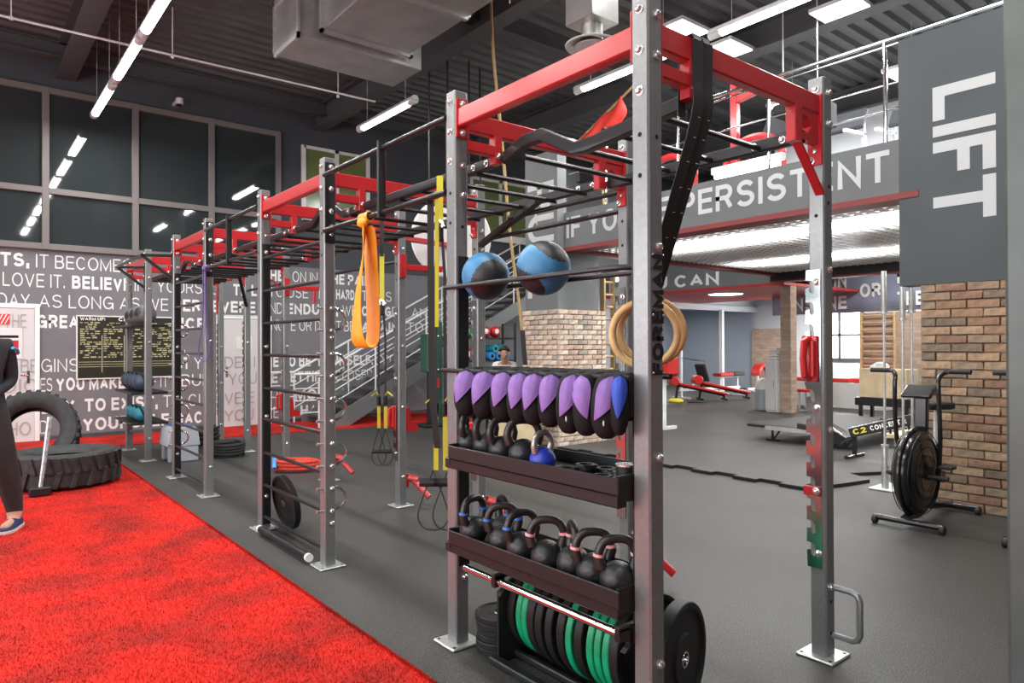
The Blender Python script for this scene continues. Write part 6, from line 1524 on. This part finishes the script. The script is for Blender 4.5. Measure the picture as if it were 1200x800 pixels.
# brick post, bin, cabinet
bp_ = MB().box(14.25, 14.50, 7.96, 8.20, 0, 2.80).build('brick_post', 'far_brick', kind='structure')
t = thing('waste_bin', 'grey waste bin with a white domed lid beside the brick post', 'bin', (14.5, 8.78, 0))
b = MB(); b.lathe([(0.15, 0.0), (0.165, 0.01), (0.175, 0.48), (0.16, 0.48)], 22, T(14.5, 8.78, 0)); b.build('body', 'step_grey', t)
b = MB(); b.lathe([(0.18, 0.48), (0.175, 0.56), (0.13, 0.68), (0.05, 0.74), (1e-6, 0.75)], 22, T(14.5, 8.78, 0)); b.build('lid', 'white_plastic', t)
t = thing('cabinet', 'narrow white cabinet standing by the brick post', 'cabinet', (14.4, 8.4, 0))
b = MB(); b.cbox(14.15, 14.6, 8.22, 8.50, 0.0, 1.15, 0.008); b.build('body', 'door_white', t)
b = MB(); b.cbox(14.12, 14.15, 8.26, 8.50, 0.06, 1.12, 0.004); dd = b.build('door', 'door_white', t)
b = MB(); b.cbox(14.105, 14.12, 8.285, 8.30, 0.55, 0.72, 0.003); b.build('handle', 'chrome', dd)
t = thing('towel_stack', 'folded white towels on the narrow cabinet', 'towels', (14.4, 8.38, 1.15))
for k in range(4):
    b = MB(); b.cbox(14.22, 14.52, 8.27, 8.46, 1.15+k*0.07, 1.218+k*0.07, 0.025); b.build('towel', 'white_paint', t)

# red benches and white frames near the alcove
def incline(x, y, label, yaw):
    t = thing('sit_up_bench', label, 'bench', (0, 0, 0), group='red sit-up benches')
    b = MB(); b.M = Ry(0); b.prism([(-0.65, 0.16), (0.65, 0.44), (0.65, 0.51), (-0.65, 0.23)], (0, -0.15, 0), (1, 0, 0), (0, 0, 1), (0, 0.30, 0)); b.M = None; b.build('pad', 'red_vinyl', t, bevel=0.015)
    b = MB(); b.lathe([(0.11, -0.19), (0.13, -0.17), (0.13, 0.17), (0.11, 0.19)], 18, T(0.78, 0, 0.55) @ Rx(90)); b.build('knee_roll', 'red_vinyl', t)
    b = MB(); b.bar((-0.6, 0, 0.15), (0.72, 0, 0.44), 0.06, 0.05); b.bar((0.66, 0, 0.40), (0.72, 0, 0.03), 0.06, 0.05, up=(0, 1, 0)); b.bar((0.7, -0.25, 0.03), (0.7, 0.25, 0.03), 0.06, 0.05); b.bar((-0.58, -0.2, 0.06), (-0.58, 0.2, 0.06), 0.06, 0.05); b.bar((-0.58, 0, 0.06), (-0.58, 0, 0.16), 0.05, 0.05, up=(0, 1, 0)); b.build('frame', 'rig_black', t)
    t.location = (x, y, 0); t.rotation_euler = (0, 0, yaw)
    return t
incline(15.55, 11.2, 'red padded sit-up bench sloping down beside the yellow disc', math.radians(142))
incline(16.45, 11.1, 'red padded sit-up bench sloping down behind its twin', math.radians(142))
t = thing('weight_bench', 'white framed weight bench with a black back pad near the alcove', 'bench', (16.3, 11.9, 0))
b = MB(); b.bar((15.6, 12.0, 0.25), (18.2, 11.8, 0.25), 0.07, 0.07); b.bar((15.7, 11.7, 0.04), (15.7, 12.3, 0.04), 0.06, 0.06); b.bar((18.1, 11.5, 0.04), (18.1, 12.1, 0.04), 0.06, 0.06); b.bar((15.7, 12, 0.05), (15.7, 12, 1.35), 0.06, 0.06, up=(0, 1, 0)); b.bar((18.1, 11.8, 0.05), (18.1, 11.8, 0.26), 0.06, 0.06, up=(0, 1, 0)); b.bar((16.1, 12, 0.26), (16.3, 11.9, 0.55), 0.05, 0.05, up=(0, 1, 0)); b.build('frame', 'white_steel', t)
b = MB(); b.M = T(16.45, 11.85, 0.72) @ Rz(-10) @ Ry(-20); b.cbox(-0.05, 0.05, -0.2, 0.2, -0.26, 0.26, 0.03); b.M = None; b.build('back_pad', 'black_rubber', t)
b = MB(); b.tube([(15.7, 12.4, 1.2), (15.7, 11.2, 1.05)], 0.02, 8); b.build('bar', 'chrome', t)
t = thing('flat_bench', 'flat red bench with a black end pad in front of the alcove', 'bench', (18.4, 12.5, 0))
b = MB(); b.cbox(18.0, 18.7, 12.3, 12.6, 0.55, 0.65, 0.02); b.build('pad', 'red_vinyl', t)
b = MB(); b.cbox(18.72, 19.3, 12.3, 12.6, 0.55, 0.66, 0.02); b.build('end_pad', 'black_rubber', t)
b = MB(); b.bar((18.1, 12.45, 0.52), (19.2, 12.45, 0.52), 0.06, 0.05)
for x in (18.2, 19.1): b.bar((x, 12.45, 0.5), (x, 12.45, 0.03), 0.05, 0.05, up=(0, 1, 0)); b.bar((x, 12.2, 0.03), (x, 12.7, 0.03), 0.06, 0.05)
b.build('frame', 'white_steel', t)
t = thing('back_bench', 'arched red back bench on a white frame by the brick pier', 'bench', (20.4, 12.4, 0))
b = MB(); b.sweep([(20.05+0.42*(1-math.cos(a))*1.0, 12.4, 0.52+0.34*math.sin(a)) for a in [math.pi*k/10 for k in range(11)]], rrect(0.34, 0.09, 0.02)); b.build('arched_pad', 'red_vinyl', t)
b = MB(); b.bar((19.6, 12.4, 0.1), (21.1, 12.4, 0.1), 0.07, 0.07)
for x in (20.15, 20.8): b.bar((x, 12.4, 0.1), (x, 12.4, 0.6), 0.06, 0.06, up=(0, 1, 0))
for x in (19.7, 21.0): b.bar((x, 12.1, 0.04), (x, 12.7, 0.04), 0.06, 0.06)
b.build('frame', 'white_steel', t)
t = thing('cable_machine', 'white framed cable machine with red padding near the alcove', 'gym machine', (14.4, 11.9, 0))
b = MB()
for x, y in ((14.0, 12.6), (14.6, 12.5), (15.1, 12.8)): b.bar((x, y, 0.02), (x, y, 1.95), 0.07, 0.07, up=(0, 1, 0))
b.bar((14.0, 12.6, 1.9), (15.1, 12.8, 1.9), 0.07, 0.07); b.bar((13.6, 11.8, 0.05), (15.2, 12.8, 0.05), 0.07, 0.06); b.bar((14.3, 12.2, 0.05), (14.8, 11.6, 0.75), 0.06, 0.06); b.build('frame', 'white_steel', t)
b = MB(); b.M = T(14.35, 11.95, 0.72) @ Rz(35) @ Ry(-25); b.cbox(-0.4, 0.4, -0.16, 0.16, -0.06, 0.06, 0.03); b.M = None; b.build('seat_pad', 'red_vinyl', t)
b = MB(); b.M = T(14.75, 12.1, 1.0) @ Rz(35) @ Ry(60); b.cbox(-0.3, 0.3, -0.15, 0.15, -0.05, 0.05, 0.03); b.M = None; b.build('back_pad', 'red_vinyl', t)
b = MB(); b.tube([(14.4, 12.3, 1.9), (14.3, 12.1, 1.2)], 0.01, 6); b.tube([(14.1, 12.1, 1.2), (14.5, 12.0, 1.2)], 0.018, 8); b.build('pull_bar', 'bar_black', t)
for k, (x, y, m, l) in enumerate(((14.75, 11.45, 'yellow_rubber', 'yellow rubber balance disc on the floor by the red bench'), (15.1, 11.1, 'black_rubber', 'black rubber balance disc on the floor beside the yellow one'))):
    t = thing('balance_disc', l, 'balance disc', (x, y, 0))
    b = MB(); b.lathe([(1e-6, 0.0), (0.17, 0.0), (0.20, 0.03), (0.19, 0.07), (0.12, 0.095), (1e-6, 0.09)] if k == 0 else [(1e-6, 0.0), (0.20, 0.0), (0.21, 0.02), (0.17, 0.045), (1e-6, 0.05)], 24, T(x, y, 0)); b.build('cushion', m, t)
    b = MB(); b.lathe([(0.12, 0.094 if k == 0 else 0.05), (0.13, 0.098 if k == 0 else 0.054), (0.14, 0.088 if k == 0 else 0.046)], 24, T(x, y, 0)); b.build('rim', m, t)

# white plinth with red cushions, plywood box, wall bars
t = thing('white_plinth', 'long white plinth with a red padded top in the far hall', 'bench', (16.2, 7.8, 0))
b = MB(); b.cbox(16.35, 16.95, 6.9, 9.0, 0.0, 0.60, 0.008); b.build('body', 'white_paint', t)
for y in (7.0, 7.7, 8.4):
    b = MB(); b.cbox(16.35, 16.95, y, y+0.6, 0.60, 0.70, 0.02); b.build('cushion', 'cushion_red', t)
t = thing('seat_bench', 'red bench seat under the sitting person by the brick post', 'bench', (15.55, 8.25, 0))
b = MB(); b.cbox(15.35, 15.75, 8.0, 8.45, 0.40, 0.475, 0.02); b.build('seat', 'cushion_red', t)
for x in (15.4, 15.7):
    for y in (8.05, 8.4): b = MB(); b.bar((x, y, 0.40), (x, y, 0.0), 0.04, 0.04, up=(0, 1, 0)); b.build('leg', 'white_steel', t)
t = thing('plyo_box', 'plywood box with a crumpled white cloth, on a dark stand in the far hall', 'plyo box', (14.3, 5.95, 0))
b = MB(); b.cbox(14.0, 14.55, 5.5, 6.38, 0.46, 1.02, 0.006); b.build('box', 'ply', t)
b = MB(); b.cbox(13.95, 14.6, 5.4, 6.45, 0.30, 0.455, 0.01)
for y in (5.5, 6.35):
    for x in (14.0, 14.5): b.box(x-0.03, x+0.03, y-0.03, y+0.03, 0, 0.3)
b.build('stand', 'rig_black', t)
b = MB(); b.ball((14.2, 6.05, 1.06), (0.10, 0.16, 0.10), 14, 8); b.ball((14.15, 6.15, 1.04), (0.08, 0.09, 0.07), 12, 8); b.build('cloth', 'white_paint', t)
def wallbars(name, label, x, y0, y1, z0, z1, n, ax='y', m='wood'):
    t = thing(name, label, 'wall bars', (x, y0, z0))
    for y in (y0, y1):
        b = MB(); (b.cbox(x-0.05, x+0.05, y-0.02, y+0.02, z0, z1, 0.005) if ax == 'y' else b.cbox(y-0.02, y+0.02, x-0.05, x+0.05, z0, z1, 0.005)); b.build('side_board', m, t)
    for k in range(n):
        z = z0+0.12+(z1-z0-0.2)*k/(n-1)
        b = MB(); b.tube([(x, y0, z), (x, y1, z)] if ax == 'y' else [(y0, x, z), (y1, x, z)], 0.018, 8); b.build('rung', m, t)
wallbars('wall_bars', 'wooden wall bars below the banner', 17.3, 7.05, 7.82, 0.0, 2.28, 13)
MB().box(17.38, 17.46, 6.2, 7.9, 0, 2.28).build('wall_bar_backing', 'far_brick', kind='structure')
wallbars('wall_bars', 'slim wooden wall bars just past the pale brick column', 7.72, 8.10, 8.34, 0.0, 2.6, 13, ax='x')
t = thing('cable_post', 'grey cable column beside the pale brick column', 'gym machine', (8.16, 7.44, 0))
b = MB(); b.bar((8.16, 7.44, 0.02), (8.16, 7.44, 2.5), 0.09, 0.09, up=(0, 1, 0)); b.build('column', 'post_grey', t)
b = MB(); b.cbox(7.98, 8.34, 7.26, 7.62, 0.0, 0.02, 0.004); b.build('base_plate', 'galv', t)
t = thing('window_glow_panel', 'tall glowing panel added as window light behind the wooden rings', 'light panel', (9.6, 8.5, 1.3))  # added glowing panel standing in for bright window light behind the rig
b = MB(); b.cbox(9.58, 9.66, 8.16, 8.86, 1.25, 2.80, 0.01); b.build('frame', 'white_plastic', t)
b = MB(); b.box(9.573, 9.58, 8.20, 8.82, 1.29, 2.76); b.build('window_glow', 'daylight', t)
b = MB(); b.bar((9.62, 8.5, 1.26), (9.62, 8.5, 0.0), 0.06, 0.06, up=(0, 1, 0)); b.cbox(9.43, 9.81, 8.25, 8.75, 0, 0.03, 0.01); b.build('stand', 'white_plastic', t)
t = thing('red_machine', 'red padded machine on the floor behind the pale column', 'gym machine', (9.8, 7.9, 0))
b = MB(); b.cbox(9.55, 9.95, 7.62, 8.10, 0.95, 1.30, 0.05); b.build('pad', 'red_vinyl', t)
b = MB(); b.bar((9.75, 7.86, 0.95), (9.75, 7.86, 0.03), 0.10, 0.10, up=(0, 1, 0)); b.bar((9.5, 7.86, 0.03), (10.1, 7.86, 0.03), 0.08, 0.06); b.build('frame', 'white_steel', t)

# ---- gear between the stairs and the pale column
t = thing('plyo_box', 'large pale plywood box standing beside the pale brick column', 'plyo box', (6.45, 7.95, 0))
b = MB(); b.M = T(6.45, 7.95, 0) @ Rz(-40); b.cbox(-0.36, 0.36, -0.18, 0.18, 0.0, 0.60, 0.006); b.M = None; b.build('box', 'ply', t)
b = MB(); b.M = T(6.45, 7.95, 0) @ Rz(-40); b.cbox(-0.08, 0.08, -0.186, -0.18, 0.43, 0.48, 0.002); b.M = None; b.build('hand_slot', 'hole', t)
t = thing('low_bench', 'low black bench under the person in the white T-shirt', 'bench', (7.36, 9.32, 0))
b = MB(); b.cbox(7.0, 7.72, 9.16, 9.50, 0.53, 0.605, 0.02); b.build('seat', 'black_rubber', t)
for x in (7.06, 7.66):
    for y in (9.20, 9.46):
        b = MB(); b.bar((x, y, 0.53), (x, y, 0.0), 0.04, 0.04, up=(0, 1, 0)); b.build('leg', 'rig_black', t)
sr = thing('storage_shelf', 'black steel shelf unit with foam rollers behind the rig', 'shelf', (8.0, 10.9, 0))
for x in (7.45, 8.75):
    for y in (10.75, 11.15):
        b = MB(); b.bar((x, y, 0), (x, y, 1.95), 0.04, 0.04, up=(0, 1, 0)); b.build('post', 'rig_black', sr)
for z in (0.35, 0.8, 1.22, 1.66):
    b = MB(); b.cbox(7.43, 8.77, 10.73, 11.17, z-0.03, z, 0.004); b.build('shelf_board', 'rig_black', sr)
def roller(x, y, z, r, l, m, lab, grp, yaw=90):
    t = thing('foam_roller', lab, 'foam roller', (x, y, z-r), group=grp)
    b = MB(); b.lathe([(r*0.45, -l/2), (r*0.96, -l/2), (r, -l/2+0.01), (r, l/2-0.01), (r*0.96, l/2), (r*0.45, l/2), (r*0.45, -l/2)], 20, T(x, y, z) @ Rz(yaw-90) @ Rx(90)); b.build('foam', m, t)
    b = MB(); b.lathe([(r*0.40, -l/2-0.002), (r*0.45, -l/2-0.002), (r*0.45, l/2+0.002), (r*0.40, l/2+0.002)], 16, T(x, y, z) @ Rz(yaw-90) @ Rx(90)); b.build('core', 'hole', t)
for k, x in enumerate((7.55, 7.74)): roller(x, 10.95, 1.66+0.085, 0.085, 0.4, 'roller_green', 'green foam roller on the top board, %s the shelf end' % ['at', 'one in from'][k], 'green rollers')
for k, x in enumerate((8.18, 8.36, 8.54)): roller(x, 10.95, 1.22+0.08, 0.08, 0.38, 'roller_blue', 'blue foam roller on the shelf unit, %s from the red balls' % ORD[k], 'blue rollers')
for k, (x, z) in enumerate(((8.27, 1.22+0.225), (8.45, 1.22+0.225))): roller(x, 10.95, z, 0.075, 0.38, 'teal', 'teal foam roller piled on the blue rollers, %s from the red balls' % ORD[k], 'teal rollers')
for k, (x, z, l) in enumerate(((8.12, 1.66, 'top'), (8.38, 1.66, 'top'), (7.72, 1.22, 'middle'), (7.95, 1.22, 'middle'))):
    med_ball(x, 10.93, z+0.115, 0.115, [((-0.3, -1, 0.1), 24, 3)], 'red medicine ball on the %s board of the shelf unit, %s from the stairs' % (l, ORD[k % 2]), 'red_vinyl', 'white_paint', group='red balls on the %s board' % l)
for k, x in enumerate((7.6, 7.9, 8.2, 8.5)):
    t = kettlebell(0.09, 0.18, 0.10, None, 'large dark kettlebell low on the shelf unit, %s from the stairs' % ORD[k], group='kettlebells on the shelf unit'); t.location = (x, 10.95, 0.80)
gm = thing('weight_machine', 'dark green weight machine column with bolts in front of the stairs', 'gym machine', (7.0, 11.0, 0))
b = MB(); b.cbox(6.78, 7.06, 10.9, 11.15, 1.02, 1.72, 0.012); b.build('housing', 'locker_green', gm)
b = MB(); b.bar((7.12, 11.02, 0.02), (7.12, 11.02, 1.95), 0.09, 0.09, up=(0, 1, 0)); b.build('column', 'locker_green', gm)
b = MB(); b.tube([(6.9, 11.0, 1.7), (7.0, 11.0, 1.85), (7.12, 11.0, 1.92)], 0.03, 8); b.build('top_arm', 'locker_green', gm)
b = MB(); b.cbox(6.7, 7.25, 10.8, 11.25, 0, 0.04, 0.01); b.build('base', 'rig_black', gm)
b = MB(); b.bar((6.9, 11.02, 1.05), (6.9, 11.02, 0.03), 0.07, 0.07, up=(0, 1, 0)); b.build('lower_column', 'rig_black', gm)
for x in (6.82, 7.02):
    for z in (1.06, 1.68): inst('bolt', BOLT, gm, (x, 10.9, z), FACE['-y'])
b = MB(); b.cbox(6.95, 7.03, 10.86, 10.92, 0.72, 0.90, 0.01); b.build('selector_block', 'red_vinyl', gm)

# ---- upper floor
t = thing('red_cloth', 'red cloth draped over a machine on the upper floor', 'cloth', (8.0, 7.6, 4.9))
vs = []; fs_ = []
for i in range(9):
    for j in range(7):
        q = i/8; r_ = j/6
        vs.append((8.0+0.03*math.sin(i*1.3+j), 8.15-q*0.95-0.1*r_, 4.86+q*0.45-r_*(0.10+0.22*q)+0.03*math.sin(i*1.7)))
for i in range(8):
    for j in range(6): fs_.append((i*7+j, i*7+j+1, (i+1)*7+j+1, (i+1)*7+j))
b = MB(); b.add(vs, fs_); o = b.build('drape', 'cushion_red', t, smooth=60); md = o.modifiers.new('thick', 'SOLIDIFY'); md.thickness = 0.01
b = MB(); b.tube([(8.03, 8.2, 4.87), (8.03, 7.0, 5.44)], 0.02, 8); b.tube([(8.03, 7.75, 5.05), (8.03, 7.6, 3.46)], 0.02, 8); b.build('support_bar', 'rope_tan', t)
def arch_machine(x, y, label, s=1.0):
    t = thing('arch_machine', label, 'gym machine', (x, y, 3.46))
    b = MB(); b.tube([(x, y+0.42*s*math.cos(a), 3.95+0.32*s*math.sin(a)) for a in [math.pi*k/14 for k in range(15)]], 0.05, 10); b.build('arch', 'rig_red', t)
    for q in (-1, 1): b = MB(); b.bar((x, y+q*0.42*s, 3.47), (x, y+q*0.42*s, 3.98), 0.07, 0.07, up=(1, 0, 0)); b.build('leg', 'rig_red', t)
    b = MB(); b.cbox(x-0.15, x+0.15, y-0.3*s, y+0.3*s, 3.62, 3.75, 0.03); b.build('pad', 'black_rubber', t)
arch_machine(8.3, 5.15, 'red arched machine on the upper floor behind the glowing lamp'); arch_machine(8.3, 6.55, 'red arched machine on the upper floor behind the tall black straps', 1.1)
t = thing('lever_machine', 'tall red lever machine on the upper floor', 'gym machine', (8.6, 5.9, 3.46))
b = MB(); b.bar((8.6, 5.62, 3.46), (8.6, 5.62, 5.25), 0.10, 0.10, up=(0, 1, 0)); b.build('column', 'rig_red', t)
b = MB(); b.bar((8.6, 5.6, 4.95), (8.6, 4.9, 5.05), 0.08, 0.09); b.build('arm', 'rig_red', t)
b = MB(); b.bar((8.6, 6.1, 3.72), (8.6, 5.0, 3.86), 0.08, 0.09); b.build('arm', 'rig_red', t)
b = MB(); b.cbox(8.4, 8.8, 4.62, 4.95, 4.50, 4.66, 0.03); b.build('counterweight', 'bag_black', t)
t = thing('air_unit', 'dark grey rounded air unit above the upper floor', 'air unit', (9.15, 5.0, 4.5))
b = MB(); b.prism([(4.55, 4.46), (5.35, 4.42), (5.42, 4.52), (5.36, 4.66), (5.2, 4.76), (4.55, 4.80)], (8.95, 0, 0), (0, 1, 0), (0, 0, 1), (0.45, 0, 0)); b.build('casing', 'wall_dark', t, bevel=0.02)
b = MB(); b.tube([(9.15, 4.7, 4.78), (9.15, 4.7, ZC+0.07)], 0.01, 6); b.build('hanger', 'cable', t); b = MB(); b.tube([(9.15, 5.2, 4.74), (9.15, 5.2, ZC+0.07)], 0.01, 6); b.build('hanger', 'cable', t)
for k, (x, y) in enumerate(((9.6, 3.3), (10.2, 4.0), (9.9, 4.9))):
    t = thing('treadmill', 'white framed treadmill on the upper floor, %s from the wall panel' % ORD[k], 'treadmill', (x, y, 3.46), group='treadmills upstairs')
    b = MB(); b.cbox(x-0.75, x+0.75, y-0.32, y+0.32, 3.47, 3.62, 0.03); b.build('deck', 'plate_black', t)
    b = MB()
    for q in (-1, 1): b.bar((x+0.55, y+q*0.3, 3.6), (x+0.35, y+q*0.3, 4.75), 0.07, 0.05, up=(0, 1, 0)); b.bar((x+0.4, y+q*0.3, 4.55), (x-0.2, y+q*0.3, 4.5), 0.05, 0.05)
    b.build('uprights', 'white_steel', t)
    b = MB(); b.M = T(x+0.36, y, 4.78) @ Ry(30); b.cbox(-0.04, 0.04, -0.34, 0.34, -0.18, 0.18, 0.02); b.M = None; b.build('console', 'wall_dark', t)
t = thing('linear_lamp', 'bright linear lamp low behind the mezzanine railing', 'lamp', (7.3, 4.62, 3.58))
b = MB(); b.cbox(7.27, 7.36, 4.15, 5.1, 3.60, 3.68, 0.01); b.build('housing', 'lamp_body', t)
b = MB(); b.cbox(7.25, 7.35, 4.2, 5.05, 3.53, 3.60, 0.02); b.build('glowing_diffuser', 'lamp_glow', t)
b = MB(); b.bar((7.32, 4.3, 3.47), (7.32, 4.3, 3.60), 0.03, 0.03, up=(0, 1, 0)); b.build('stand', 'lamp_body', t); b = MB(); b.bar((7.32, 4.95, 3.47), (7.32, 4.95, 3.60), 0.03, 0.03, up=(0, 1, 0)); b.build('stand', 'lamp_body', t)
area(t, (7.24, 4.62, 3.565), 0.07, 0.8, 14, rot=(0, math.radians(90), 0))
